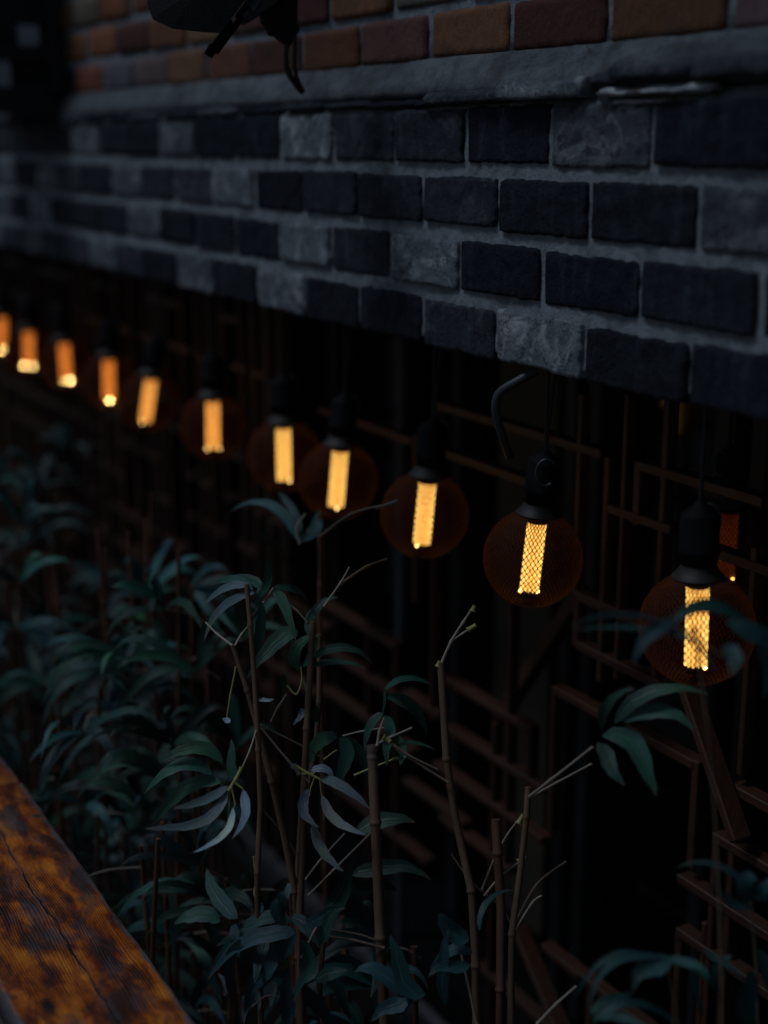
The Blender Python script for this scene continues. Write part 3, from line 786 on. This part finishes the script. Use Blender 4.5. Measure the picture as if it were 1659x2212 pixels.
a=MS(); a.box((x0+.017,y0-.002,z0+.0145),(x1-.017,y0+.004,z0+.070)); a.box((x0+.017,y0-.002,z0+.10),(x1-.017,y0+.004,z1-.0145)); a.build('pane',M['pane'],ln)
# ------------------------------------------------------------------ bamboo
def leaf3(mb,a,m_,b_,w,nrm=None,col=(1,1,1),fold=.25,twist=0.0,seg=11):
    """a base, b tip, m bezier control, w width (metres)"""
    pts=bez(a,m_,b_,seg); vs=[];uv=[];nn=Vector(nrm) if nrm is not None else (CAM-Vector(a)).normalized()
    if not twist: twist=random.uniform(-.7,.7)
    prof=(.0,.30,.55,.78,.93,1.0) 
    bd=random.uniform(-.5,.5); tw=random.uniform(.3,1.0)
    for i,p in enumerate(pts):
        t=i/seg; d=(pts[min(i+1,seg)]-pts[max(i-1,0)]).normalized()
        s=d.cross(nn); 
        if s.length<.05: s=d.cross(Vector((0,0,1)))
        s.normalize(); n_=s.cross(d).normalized()
        if twist:
            q=Matrix.Rotation(twist*(t-.3),3,d); s=q@s; n_=q@n_
        p=p+s*(w*bd*(math.sin(math.pi*2*t)*.35))-Vector((0,0,1))*(w*tw*max(0,t-.7)**2*4)+s*(w*.03*math.sin(t*23+bd*9))
        ww=w*.5*max(.03,(math.sin(math.pi*min(1,(t*.93+.045))**.78))**.80*(1-.15*t))
        if t<.06: ww*=.35
        if i==seg: ww=w*.008
        for k in(-1,-.5,0,.5,1):
            vs.append(p+s*(k*ww)+n_*(abs(k)*fold*ww*(1) + .04*ww*math.sin(t*9+k*3))); uv.append((.5+k*.5,t))
    fs=[];u=[]
    for i in range(seg):
        for k in range(4):
            f=(i*5+k,i*5+k+1,(i+1)*5+k+1,(i+1)*5+k); fs.append(f); u.append([uv[q] for q in f])
    # orientation: front face towards nn
    mb.add(vs,fs,u,col,True)
PPX=lambda w,d: w*d/FOC
NR=lambda ux,uy: (-FW*1.0+RT*ux+UP*uy*.8).normalized()
def hleaf(mb,b,c,t,w,d,dd=0.0,tone=1.0,nr=None,fold=.25,twist=0,dt=None):
    """leaf read off the place: base, control, tip image positions at depth d (tip at d+dd)"""
    v=random.uniform(.85,1.15)*tone
    leaf3(mb,P(b[0],b[1],d),P(c[0],c[1],d+dd*.4),P(t[0],t[1],d+dd),PPX(w*1.12,d),nr or NR(random.uniform(-.4,.4),random.uniform(.2,.9)),(v,v*random.uniform(.92,1.08),v*random.uniform(.9,1.1)),fold,twist)
def cane(mb,pts,r0,r1,node=.13,col=(1,1,1),n=10,toground=True,cut=False):
    pts=[Vector(p) for p in pts]
    if toground:
        p=pts[-1]; q=pts[-2]; d=(p-q).normalized(); 
        if d.z>-.5: d=Vector((d.x*.3,d.y*.3,-1)).normalized()
        g_=p+Vector((d.x*.3,d.y*.1,0))*((p.z-SOIL)); g_.z=SOIL-.01
        if p.z>SOIL+.02: pts=pts+[p.lerp(g_,.5),g_]
    path=smooth_path(pts,10); L=[0]
    for i in range(1,len(path)): L.append(L[-1]+(path[i]-path[i-1]).length)
    # resample with node rings
    tot=L[-1]; ss=[0]; s=random.uniform(.03,node); 
    rad=[r0]
    def at(s):
        for i in range(1,len(L)):
            if L[i]>=s: return path[i-1].lerp(path[i],(s-L[i-1])/max(1e-9,L[i]-L[i-1]))
        return path[-1]
    out=[path[0]]
    nodes=[]
    while s<tot-.01:
        r=r0+(r1-r0)*s/tot
        for ds,k in((-.004,1.0),(-.0012,1.16),(.0008,1.28),(.0022,1.10),(.005,.97)):
            out.append(at(s+ds)); rad.append(r*k)
        nodes.append(at(s))
        m_=min(s+node*.5,tot-.005); out.append(at(m_)); rad.append((r0+(r1-r0)*m_/tot)*1.0)
        s+=node*random.uniform(.85,1.2)
        if s-node*.5<m_: s=m_+.02
    out.append(path[-1]); rad.append(r1)
    mb.tube(out,rad,n,col)
    return nodes
def twig(mb,pl,r,col=(1,1,1)):
    p=smooth_path(pl,5); m=len(p); rad=[r*(1-.35*i/(m-1))*(1.35 if i%5==0 else 1) for i in range(m)]
    mb.tube(p,rad,7,col)
def Q(lst,d,dd=0):
    n=len(lst)-1; return [P(x,y,d+dd*i/max(1,n)) for i,(x,y) in enumerate(lst)]
random.seed(21)
BG='bamboo plants growing between counter and wall'
def base_of(p): return Vector((p.x,p.y,SOIL))
# --- plant A : crossing thin canes with the drooping blue-grey leaves
D=1.62
pa=thing('bamboo_plant','crossing thin bamboo canes with a drooping fan of pale blue-grey leaves, nearest the counter','bamboo',base_of(P(600,2000,D)),BG)
c=MS(); cane(c,Q([(533,1262),(545,1400),(556,1570),(563,1760),(556,1960)],D),.0030,.0045); 
cane(c,Q([(503,1395),(528,1470),(556,1568)],D,.01),.0028,.0038,toground=False)
cane(c,Q([(556,1568),(600,1740),(628,1880),(642,1990)],D+.01,.04),.0040,.0056)
c.build('cane',M['cane'],pa)
t=MS()
twig(t,Q([(503,1395),(470,1370),(445,1345)],D,.04),.0016); twig(t,Q([(556,1570),(540,1620),(522,1660)],D,-.03),.0013)
twig(t,Q([(556,1562),(620,1640),(668,1690)],D,.02),.0014); twig(t,Q([(560,1565),(650,1610),(700,1640)],D+.02,.05),.0012)
twig(t,Q([(505,1400),(522,1370),(540,1350)],D,.02),.0016); twig(t,Q([(545,1330),(570,1300),(590,1270)],D+.03,.02),.0012)
twig(t,Q([(560,1740),(620,1810),(650,1870)],D+.05,.1),.0014)
t.build('twig',M['twig'],pa)
y=MS()
twig(y,Q([(522,1658),(510,1682),(494,1708),(490,1725)],D-.03,-.01),.0022)
twig(y,Q([(506,1690),(522,1702),(530,1714)],D-.035),.0012); twig(y,Q([(498,1700),(495,1740),(490,1790)],D-.035),.0005); twig(y,Q([(500,1700),(508,1738),(500,1750)],D-.04),.0011)
twig(y,Q([(556,1900),(550,1930),(560,1960)],D),.0016); twig(y,Q([(548,1850),(552,1890),(562,1935)],D),.001)
twig(y,Q([(510,1440),(498,1500),(490,1550)],D+.03),.0012)
y.build('leaf_stalk',M['pet'],pa)
l=MB()
hleaf(l,(492,1698),(445,1738),(372,1745),19,D-.04,-.03,1.0,NR(.1,.5))
hleaf(l,(492,1708),(440,1818),(312,1782),22,D-.04,-.06,1.0,NR(.1,.6))
hleaf(l,(503,1746),(500,1822),(414,1841),16,D-.05,-.05,3.2,NR(-.2,1.1))  # highlight on this blade painted as a much paler tone
hleaf(l,(524,1708),(552,1740),(501,1806),22,D-.05,-.02,1.5,NR(-.5,.7))
hleaf(l,(555,1512),(575,1515),(592,1508),10,D,.0,1.6,NR(0,1))
hleaf(l,(497,1552),(488,1562),(481,1548),16,D,.0,2.0,NR(0,1))
hleaf(l,(560,1950),(566,1960),(566,1985),9,D,0,2.0,NR(0,1))
hleaf(l,(540,1266),(490,1255),(438,1306),22,D+.02,.03,.8,NR(0,1))
hleaf(l,(550,1280),(480,1285),(440,1382),22,D+.02,.02,.8,NR(0,1))
l.build('pale_foliage',M['leafblue'],pa)
l=MB()
for b,c_,tt,w in [((480,1645),(420,1588),(345,1640),28),((458,1672),(375,1625),(311,1708),30),((478,1690),(390,1680),(325,1778),30),((512,1680),(495,1640),(500,1592),22),
                  ((545,1275),(505,1235),(455,1262),20),((560,1290),(590,1240),(575,1200),18),((565,1300),(570,1380),(530,1460),22),((545,1340),(560,1300),(560,1250),22),((590,1275),(620,1300),(640,1380),22),
                  ((645,1365),(600,1370),(532,1452),36),((590,1270),(640,1260),(665,1300),16),((565,1270),(555,1250),(500,1240),20)]:
    hleaf(l,b,c_,tt,w,D+.03,random.uniform(-.03,.05),1.25)
l.build('foliage',M['leaf'],pa)
# --- plant B : upright cane with second blue cluster
D=1.66
pb=thing('bamboo_plant','tall brown bamboo cane topped by green blades, blue-grey leaves drooping halfway down','bamboo',base_of(P(650,2050,D)),BG)
c=MS(); cane(c,Q([(676,1342),(668,1480),(659,1650),(652,1850),(648,1990)],D),.0038,.0062)
cane(c,Q([(690,1370),(690,1480),(682,1620),(645,1830)],D+.08),.0030,.0045); c.build('cane',M['cane'],pb)
t=MS(); twig(t,Q([(617,1298),(640,1318),(664,1344)],D),.0014); twig(t,Q([(700,1310),(735,1260),(755,1225)],D),.0015); twig(t,Q([(735,1262),(790,1225),(835,1208)],D,.1),.0020,(.55,.5,.45))
twig(t,Q([(655,1465),(662,1490),(665,1500)],D),.0014); twig(t,Q([(665,1935),(720,1880),(800,1800)],D+.05,.05),.0013); twig(t,Q([(660,1900),(690,1860),(745,1800)],D+.06),.0012); twig(t,Q([(620,1500),(600,1530),(585,1560)],D+.05),.0018,(.5,.5,.5))
t.build('twig',M['twig'],pb)
y=MS(); twig(y,Q([(640,1655),(665,1670),(685,1680),(700,1690)],D-.03),.0016); twig(y,Q([(680,1678),(672,1700),(668,1720)],D-.03),.0009); twig(y,Q([(690,1682),(695,1720),(700,1770)],D-.03),.0006); twig(y,Q([(700,1640),(720,1625),(728,1620)],D-.03),.0007); twig(y,Q([(640,1665),(648,1672),(680,1670)],D-.02),.0013); twig(y,Q([(620,1480),(640,1500),(652,1470),(650,1440)],D-.01),.0014,(.3,.6,.4))
y.build('leaf_stalk',M['pet'],pb)
l=MB()
hleaf(l,(666,1704),(632,1760),(690,1782),22,D-.04,-.02,.75,NR(.3,.4)); hleaf(l,(692,1682),(740,1690),(800,1744),22,D-.04,-.02,.8,NR(.2,.6)); hleaf(l,(696,1718),(722,1800),(792,1798),22,D-.05,-.03,1.15,NR(.2,.8))
hleaf(l,(676,1778),(685,1850),(743,1878),22,D-.04,-.02,.75,NR(.2,.5)); hleaf(l,(672,1665),(705,1645),(722,1690),18,D-.04,0,1.2,NR(0,1)); hleaf(l,(628,1656),(640,1650),(642,1675),16,D,0,.9,NR(0,1))
hleaf(l,(650,1530),(660,1545),(632,1562),14,D,0,1.2,NR(0,1)); hleaf(l,(628,1908),(618,1925),(622,1945),14,D+.05,0,1.8,NR(0,1)); hleaf(l,(642,1895),(650,1905),(630,1960),12,D+.05,0,1.8,NR(0,1))
l.build('pale_foliage',M['leafblue'],pb)
l=MB()
for b,c_,tt,w in [((664,1350),(680,1300),(731,1287),17),((664,1372),(660,1310),(700,1310),14),((645,1448),(615,1390),(693,1366),26),((655,1440),(690,1400),(685,1372),18),((668,1425),(745,1370),(806,1428),18),
                  ((670,1440),(730,1420),(790,1440),14),((625,1482),(598,1470),(618,1448),18),((728,1592),(680,1585),(664,1655),30),((735,1592),(762,1640),(728,1705),30),((742,1592),(800,1620),(796,1720),24),((690,1560),(675,1530),(690,1520),18),
                  ((660,1300),(690,1330),(640,1150),1)][:-1]:
    hleaf(l,b,c_,tt,w,D+.02,random.uniform(-.03,.04),1.2)
l.build('foliage',M['leaf'],pb)
# --- plant C : thick cut cane
D=1.60
pc=thing('bamboo_plant','thick straight bamboo cane sawn off at the top, with grey twigs at its cut end','bamboo',base_of(P(828,2212,D)),BG)
c=MS(); cane(c,Q([(805,1640),(810,1760),(817,1900),(823,2060),(832,2240)],D),.0058,.0068,.22,(1,1,1),14); c.build('cane',M['cane'],pc)
c=MS(); p0=P(805,1640,D); p1=P(804,1610,D); c.tube([p0,p0.lerp(p1,.2),p0.lerp(p1,.3),p0.lerp(p1,.55),p0.lerp(p1,.7),p1],[.0060,.0072,.0062,.0064,.0074,.0070],14,(.45,.42,.45),True); c.build('cut_end',M['twig'],pc)
t=MS(); twig(t,Q([(815,1610),(820,1580),(830,1550)],D-.01),.0018); twig(t,Q([(818,1605),(845,1592),(890,1572)],D-.01),.0016); twig(t,Q([(838,1600),(880,1630),(945,1662)],D-.02),.0016,(.6,.5,.5)); twig(t,Q([(740,1590),(780,1580),(845,1570)],D+.04),.0012); twig(t,Q([(830,2040),(780,2020),(700,2005)],D+.02),.0016,(.5,.45,.4))
t.build('twig',M['twig'],pc)
y=MS(); twig(y,Q([(828,1592),(842,1602)],D-.02),.0035); twig(y,Q([(765,1675),(800,1660),(850,1640)],D+.02),.0014); twig(y,Q([(848,1640),(868,1635),(880,1620)],D),.0018); y.build('leaf_stalk',M['pet'],pc)
l=MB()
for b,c_,tt,w in [((832,1490),(880,1448),(934,1476),15),((836,1508),(890,1500),(922,1588),30),((828,1540),(790,1560),(788,1618),18),((832,1545),(845,1590),(835,1650),24),((840,1580),(880,1620),(862,1650),26),((850,1610),(900,1595),(940,1618),10),
                  ((768,1800),(830,1760),(897,1768),34),((760,1890),(840,1850),(932,1892),32),((745,1905),(800,1915),(860,1920),30),((700,1960),(740,1960),(760,1840),40),((830,1490),(832,1520),(826,1546),6)]:
    hleaf(l,b,c_,tt,w,D+(.0 if b[1]<1700 else .07),random.uniform(-.03,.04),1.15 if b[1]<1700 else .7)
l.build('foliage',M['leaf'],pc)
# --- plant D : leaning cane with forked bare twigs
D=1.62
pd=thing('bamboo_plant','leaning bamboo cane tipped by a bare forked twig, right of the sawn cane','bamboo',base_of(P(1030,2212,D)),BG)
c=MS(); cane(c,Q([(952,1432),(958,1560),(972,1700),(1000,1850),(1022,1960),(1030,2240)],D),.0042,.0060); 
c.build('cane',M['canedark' if 0 else 'cane'],pd)
t=MS(); twig(t,Q([(952,1436),(975,1385),(1000,1345),(1022,1312)],D),.0020); twig(t,Q([(975,1385),(1000,1368),(1028,1350)],D),.0014)
twig(t,Q([(1040,1925),(1070,1850),(1098,1800),(1128,1762)],D+.02),.0015); twig(t,Q([(1046,1935),(1080,1895),(1135,1852)],D+.01),.0016); twig(t,Q([(968,1690),(920,1660),(860,1622)],D-.01),.0016,(.6,.5,.5)); twig(t,Q([(1040,1925),(1010,1895),(975,1845)],D+.01),.0014,(.6,.5,.5))
twig(t,Q([(1030,2212),(1010,2120),(985,2010)],D-.04),.0017); twig(t,Q([(1045,1925),(1090,1970),(1110,2010)],D+.02),.0018,(.4,.35,.3)); twig(t,Q([(1110,2000),(1160,1910),(1222,1862)],D+.03,.12),.0017,(.6,.5,.5))
t.build('twig',M['twig'],pd)
y=MS(); 
for a,b_ in(((1020,1320),(1025,1308)),((1010,1362),(1028,1350)),((1120,1778),(1130,1760)),((1120,1862),(1136,1850)),((988,2040),(984,2010)),((946,1440),(950,1428))): twig(y,Q([a,b_],D-.0),.0032)
y.build('leaf_stalk',M['pet'],pd)
l=MB()
for b,c_,tt,w in [((1013,2030),(960,2020),(950,1960),40),((918,2150),(850,2120),(843,2008),38),((878,2150),(820,2080),(766,2092),34),((1035,2010),(1030,1930),(1112,1920),13),((1020,2060),(965,2030),(925,2105),24),((1015,2085),(970,2080),(925,2105),26),((960,2170),(950,2080),(968,2000),26),((880,2155),(850,2170),(800,2200),34),((900,2130),(880,2160),(865,2200),20)]:
    hleaf(l,b,c_,tt,w,D-.06,random.uniform(-.02,.04),1.2,NR(random.uniform(-.2,.2),random.uniform(.5,.9)))
l.build('foliage',M['leafteal'],pd)
# --- plant E : pair of canes with antler twigs and big leaves near the lattice
D=1.60
pe=thing('bamboo_plant','pair of close bamboo canes reaching to broad green leaves under the far right bulb','bamboo',base_of(P(1105,2212,D)),BG)
c=MS(); cane(c,Q([(1141,1700),(1134,1800),(1118,1930),(1106,2020),(1104,2240)],D),.0036,.0052); c.build('cane',M['cane'],pe)
c=MS(); cane(c,Q([(1071,1770),(1078,1900),(1084,2010),(1080,2240)],D+.02),.0055,.0052); c.build('cane',M['canedark'],pe)
t=MS(); twig(t,Q([(1142,1722),(1190,1685),(1280,1614)],D,-.1),.0020); twig(t,Q([(1146,1722),(1200,1692),(1278,1650)],D,-.06),.0016); twig(t,Q([(1112,2010),(1150,1950),(1170,1935)],D),.0016); twig(t,Q([(1160,2212),(1200,2170),(1245,2130)],D-.1),.0016)
t.build('twig',M['twig'],pe)
l=MB()
for b,c_,tt,w,tn in [((1302,1588),(1400,1600),(1418,1712),46,1),((1292,1604),(1310,1650),(1350,1690),34,.7),((1328,1562),(1390,1465),(1532,1490),30,.9),((1338,1556),(1440,1510),(1502,1575),34,1.0),((1300,1578),(1300,1500),(1372,1480),22,.8)]:
    hleaf(l,b,c_,tt,w,1.46,-.03,1.2*tn,NR(.1,.7))
l.build('foliage',M['leaf'],pe)
# --- plant F : dark teal clump at bottom centre
D=1.60
pf=thing('bamboo_plant','low dense clump of dark teal strap leaves at the bottom centre beside the counter','bamboo',base_of(P(650,2212,D)),BG)
c=MS(); cane(c,Q([(655,1990),(650,2080),(655,2240)],D+.03),.003,.004); cane(c,Q([(700,2030),(690,2120),(700,2240)],D+.05),.003,.004);c.build('cane',M['canedark'],pf)
t=MS(); twig(t,Q([(708,1970),(680,2010),(650,2070)],D-.02),.0014); twig(t,Q([(830,2048),(760,2030),(700,2022)],D-.01),.0018,(.5,.4,.4)); twig(t,Q([(545,2175),(580,2150),(640,2165)],D),.001); t.build('twig',M['twig'],pf)
l=MB()
for b,c_,tt,w,tn in [((640,2015),(560,1990),(448,2108),34,1),((630,1990),(550,1970),(468,2040),30,.8),((475,1990),(420,1965),(376,1985),34,1.1),((512,1985),(462,1950),(447,1870),34,1.1),((612,2000),(590,1960),(600,1940),28,.8),((612,1975),(600,1960),(612,1915),36,.9),
    ((640,2010),(600,2050),(585,2100),46,.9),((600,2080),(545,2100),(530,2185),34,1.1),((650,2030),(690,2090),(626,2162),26,1.0),((655,2000),(700,1980),(742,1955),26,.8),((690,2040),(700,1990),(745,1955),26,.7),((560,2010),(500,2020),(450,2100),24,.8),((625,1985),(660,1990),(690,2040),26,.8),
    ((575,2020),(560,2070),(550,2120),24,.7),((508,1995),(500,2030),(520,2070),20,.9),((680,2120),(720,2100),(750,2090),26,.7),((520,2030),(480,2090),(500,2160),24,.5),((700,2110),(740,2140),(760,2200),26,.6),((610,2120),(640,2190),(600,2260),30,.7),((650,2130),(700,2170),(720,2240),30,.6)]:
    hleaf(l,b,c_,tt,w,D-.02+random.uniform(-.03,.05),random.uniform(-.04,.04),1.0*tn,NR(random.uniform(-.3,.3),random.uniform(.4,1.0)))
l.build('foliage',M['leafteal'],pf)
l=MB()
for b,tt,w in [((588,2120),(585,2172),16),((525,2150),(527,2210),14),((552,2140),(560,2180),12),((500,2150),(470,2100),14)]: hleaf(l,b,((b[0]+tt[0])/2+5,(b[1]+tt[1])/2),tt,w,D,0,1.3,NR(0,1))
l.build('pale_foliage',M['leafblue'],pf)
# --- plants on the right, nearer
def rplant(label,stems,leaves,D,mat='leafteal',tone=1.0):
    o=thing('bamboo_plant',label,'bamboo',base_of(P(*stems[0][-1],D)),BG)
    s=MS()
    for st_ in stems: 
        pp=Q(st_,D); g_=pp[-1].copy(); g_.z=SOIL; pp.append(g_) if st_ is stems[0] else None
        if st_ is stems[0]: pp=[pp[0],pp[1],pp[-1]] if len(pp)>3 else pp; pp[1]=pp[0].lerp(pp[-1],.25)+Vector((.01,.01,0))
        twig(s,pp,.0013,(.5,.45,.4))
    s.build('twig',M['twig'],o)
    l=MB()
    for b,c_,tt,w in leaves: hleaf(l,b,c_,tt,w,D,random.uniform(-.04,.03),tone*random.uniform(.85,1.15),NR(random.uniform(-.2,.2),random.uniform(.4,.9)))
    l.build('foliage',M[mat],o)
rplant('near blurred bamboo spray arching across the big bulb at far right',[[(1500,1350),(1600,1400),(1690,1560),(1700,2000)],[(1445,1350),(1500,1372),(1560,1420)]],
  [((1445,1352),(1330,1300),(1231,1352),11),((1490,1372),(1350,1345),(1238,1360),10),((1460,1345),(1395,1350),(1368,1432),30),((1452,1345),(1560,1255),(1662,1400),30),((1570,1345),(1650,1350),(1700,1450),44),((1576,1390),(1590,1420),(1578,1448),40),((1430,1355),(1500,1300),(1560,1330),12),((1440,1368),(1520,1380),(1545,1450),12),((1650,1370),(1660,1420),(1650,1500),30)],1.24,'leafteal',1.1)
rplant('near bamboo spray with long arching leaves at the bottom, right of centre',[[(1440,2075),(1540,2110),(1600,2230)],[(1370,2075),(1440,2075)]],
  [((1400,2068),(1300,2030),(1238,2155),16),((1445,2072),(1310,2030),(1272,2172),16),((1450,2072),(1390,2080),(1366,2132),42),((1440,2070),(1520,2080),(1528,2115),20),((1470,2080),(1560,2110),(1560,2180),22),((1280,2212),(1340,2120),(1470,2212),20),((1275,2190),(1330,2150),(1368,2140),22),((1280,2200),(1350,2185),(1420,2230),20),((1500,2100),(1500,2150),(1520,2200),14)],1.32,'leafteal',1.25)
rplant('near dark bamboo spray standing at the right edge below the stepped lattice',[[(1620,1930),(1632,2050),(1640,2230)]],
  [((1620,1925),(1560,1840),(1463,1870),14),((1615,1950),(1600,1905),(1640,1890),44),((1625,1940),(1660,1900),(1700,1930),36),((1630,1960),(1560,1960),(1540,1900),18),((1640,2050),(1660,2100),(1670,2160),30),((1625,2212),(1600,2150),(1625,2080),46),((1560,2110),(1540,2080),(1580,2060),30),((1520,2050),(1560,2080),(1610,2110),12)],1.34,'leafteal',.9)
# --- arched leaf plant under the fifth bulb
D=1.95
o=thing('bamboo_plant','blurred bamboo with one long arched leaf below the pair of overlapping bulbs','bamboo',base_of(P(680,1300,D)),BG)
s=MS(); cane(s,Q([(690,1110),(694,1200),(690,1400)],D+.03),.003,.004); s.build('cane',M['canedark'],o)
s=MS(); twig(s,Q([(648,1175),(640,1140),(660,1110)],D),.0016); twig(s,Q([(690,1160),(760,1110),(838,1090)],D-.05,-.1),.002,(.4,.38,.36)); twig(s,Q([(812,1098),(835,1091)],D-.12),.0014); twig(s,Q([(836,1091),(858,1082)],D-.13),.0022,(.2,.5,.5)); s.build('twig',M['twig'],o)
l=MB()
for b,c_,tt,w,tn in [((642,1165),(590,1050),(497,1098),24,1.6),((648,1170),(700,1130),(690,1100),26,.9),((650,1165),(630,1080),(600,1060),20,.8),((560,1150),(600,1180),(640,1250),22,.6)]: hleaf(l,b,c_,tt,w,D,.05,tn,NR(0,.9))
l.build('foliage',M['leafteal'],o)
# --- far blurred mass: individual plants along the trough
random.seed(99)
def far_plant(px,topy,D,label,n_leaf,spread=70,mat='leafteal',tone=1.0,bias=0):
    root=P(px,topy+120,D); 
    o=thing('bamboo_plant',label,'bamboo',base_of(root),'dense bamboo plants left of the bulbs')
    c=MS(); tops=[]; D=D
    for k in range(random.choice([2,3])):
        x=px+random.uniform(-35,35); d=D+random.uniform(-.12,.12)
        tp=P(x,topy+random.uniform(-10,90),d); g_=Vector((tp.x+random.uniform(-.05,.05),tp.y+random.uniform(-.04,.04),SOIL))
        path=[tp,tp.lerp(g_,.4)+Vector((random.uniform(-.02,.02),0,0)),g_]; cane(c,path,.003,.0055,toground=False,n=8); tops.append(path)
    c.build('cane',M['canedark'],o)
    l=MB(); t_=MS()
    ncl=max(4,n_leaf//6)
    for q in range(ncl):
        pt=random.choice(tops); s=random.random()**1.1*.95; c0=pt[0].lerp(pt[2],s)+Vector((random.uniform(-.02,.02),random.uniform(-.02,.02),0))
        side=(RT*random.uniform(-1,1)*.8+Vector((0,-.6*random.random(),0))+Vector((0,0,random.uniform(-.1,.6)))).normalized()
        tip=c0+side*random.uniform(.03,.09); twig(t_,[c0,c0.lerp(tip,.5)+Vector((0,0,.006)),tip],.0012)
        for k in range(6):
            a=random.uniform(-1.5,1.5); dirn=(side*.6+RT*math.sin(a)*1.0+UP*random.uniform(-.25,.75)+FW*random.uniform(-.5,.3)).normalized()
            L=random.uniform(.09,.16); mid=tip+dirn*L*.55+Vector((0,0,L*.16)); end=tip+dirn*L*.9+Vector((0,0,-L*random.uniform(.1,.6)))
            v=tone*random.choice([.5,.7,1.0,1.5,2.4])
            leaf3(l,tip,mid,end,random.uniform(.011,.018),NR(random.uniform(-.5,.5),random.uniform(.2,1.2)),(v,v*random.uniform(.9,1.1),v*random.uniform(.85,1.15)),.2,0,7)
    l.build('foliage',M[mat],o); t_.build('twig',M['twig'],o)
fp=[(395,1190,2.0,'leaf',84,'first dark green bamboo left of the drooping blue-grey leaves',1.1),
    (300,1075,2.25,'leafteal',96,'bamboo with a pale teal tuft directly below the strongly tilted bulb',1.3),
    (215,1110,2.3,'leafteal',80,'bamboo rising below the far bulb partly hidden by leaves',1.2),
    (130,1180,2.4,'leaf',90,'blurred green bamboo halfway between counter end and left bulbs',1.2),
    (40,1170,2.5,'leafteal',80,'blurred bamboo reaching the left edge of the photo at mid height',1.0),
    (350,1400,2.05,'leafteal',70,'low blurred bamboo between two brown canes at centre left',.9),
    (230,1430,2.1,'leafteal',80,'low blurred bamboo just above the far end of the counter',.9),
    (110,1440,2.15,'leaf',70,'low dark bamboo touching the far end of the counter',.8),
    (455,1300,2.1,'leaf',60,'thin dark bamboo right behind the crossing thin canes',.8),
    (610,1900,1.85,'leaf',50,'dim low bamboo behind the dark teal clump at the bottom centre',.9),
    (770,1960,1.85,'leafteal',50,'dim low bamboo just behind the sawn thick cane',.8),
    (880,2030,1.80,'leafteal',40,'dim low bamboo between the sawn cane and the leaning cane',.8),
    (520,2010,1.85,'leafteal',50,'dim low bamboo left of the dark teal clump near the counter',.8),
    (20,960,3.0,'leafteal',80,'dim far bamboo below the two leftmost bulbs',.8),
    (110,1000,2.9,'leafteal',70,'dim far bamboo below the third bulb from the left end',.8),
    (420,1560,1.95,'leaf',60,'dark bamboo behind the pale drooping leaves, low down',.6),
    (330,1760,1.8,'leafteal',60,'dark low bamboo beside the middle of the counter',.6),
    (470,1850,1.80,'leafteal',50,'very dark bamboo low between counter and teal clump',.5),
    (30,700,3.9,'leafteal',40,'faintest far bamboo around the leftmost bulbs',.9),
    (250,740,3.3,'leafteal',18,'far bamboo tip crossing the fourth bulb from the left end',1.0)]
for px,ty,D,mt,nl,lb,tn in fp: far_plant(px,ty,D,lb,int(nl*.50),70,mt,tn*.85)  # darker tone of low and far plants puts shade into leaf colour
# ------------------------------------------------------------------ camera
cam=bpy.data.cameras.new('camera'); co=bpy.data.objects.new('camera',cam); C.objects.link(co)
co.location=CAM; co.rotation_euler=Matrix((RT,UP,-FW)).transposed().to_euler()
cam.sensor_fit='VERTICAL'; cam.sensor_height=36; cam.sensor_width=27; cam.lens=50; cam.clip_start=.05; cam.clip_end=1500
cam.dof.use_dof=True; cam.dof.focus_distance=1.64; cam.dof.aperture_fstop=1.7; cam.dof.aperture_blades=0
sc=bpy.context.scene; sc.camera=co
# ------------------------------------------------------------------ light
SUN_EL=60; 
sd=Vector((-.35,-1.0,0)).normalized()   # horizontal direction towards the brightest sky
w=bpy.data.worlds.new('World'); sc.world=w; w.use_nodes=True; nt=w.node_tree
sky=nt.nodes.new('ShaderNodeTexSky'); sky.sky_type='NISHITA'; sky.sun_disc=False; sky.sun_elevation=R(SUN_EL); sky.sun_rotation=math.atan2(sd.x,sd.y)
sky.dust_density=1.0
bg=nt.nodes['Background']; nt.links.new(sky.outputs[0],bg.inputs[0]); bg.inputs[1].default_value=.05
sl=bpy.data.lights.new('sun','SUN'); sl.energy=1.5; sl.angle=R(12); sl.color=(.74,.86,1.0)
so=bpy.data.objects.new('sun',sl); C.objects.link(so)
dirv=Vector((sd.x*math.cos(R(SUN_EL)),sd.y*math.cos(R(SUN_EL)),math.sin(R(SUN_EL)))); so.rotation_euler=dirv.to_track_quat('Z','Y').to_euler()
vs_=sc.view_settings; vs_.view_transform='Standard'; vs_.look='None'; vs_.gamma=1; vs_.exposure=EXP; vs_.use_curve_mapping=False
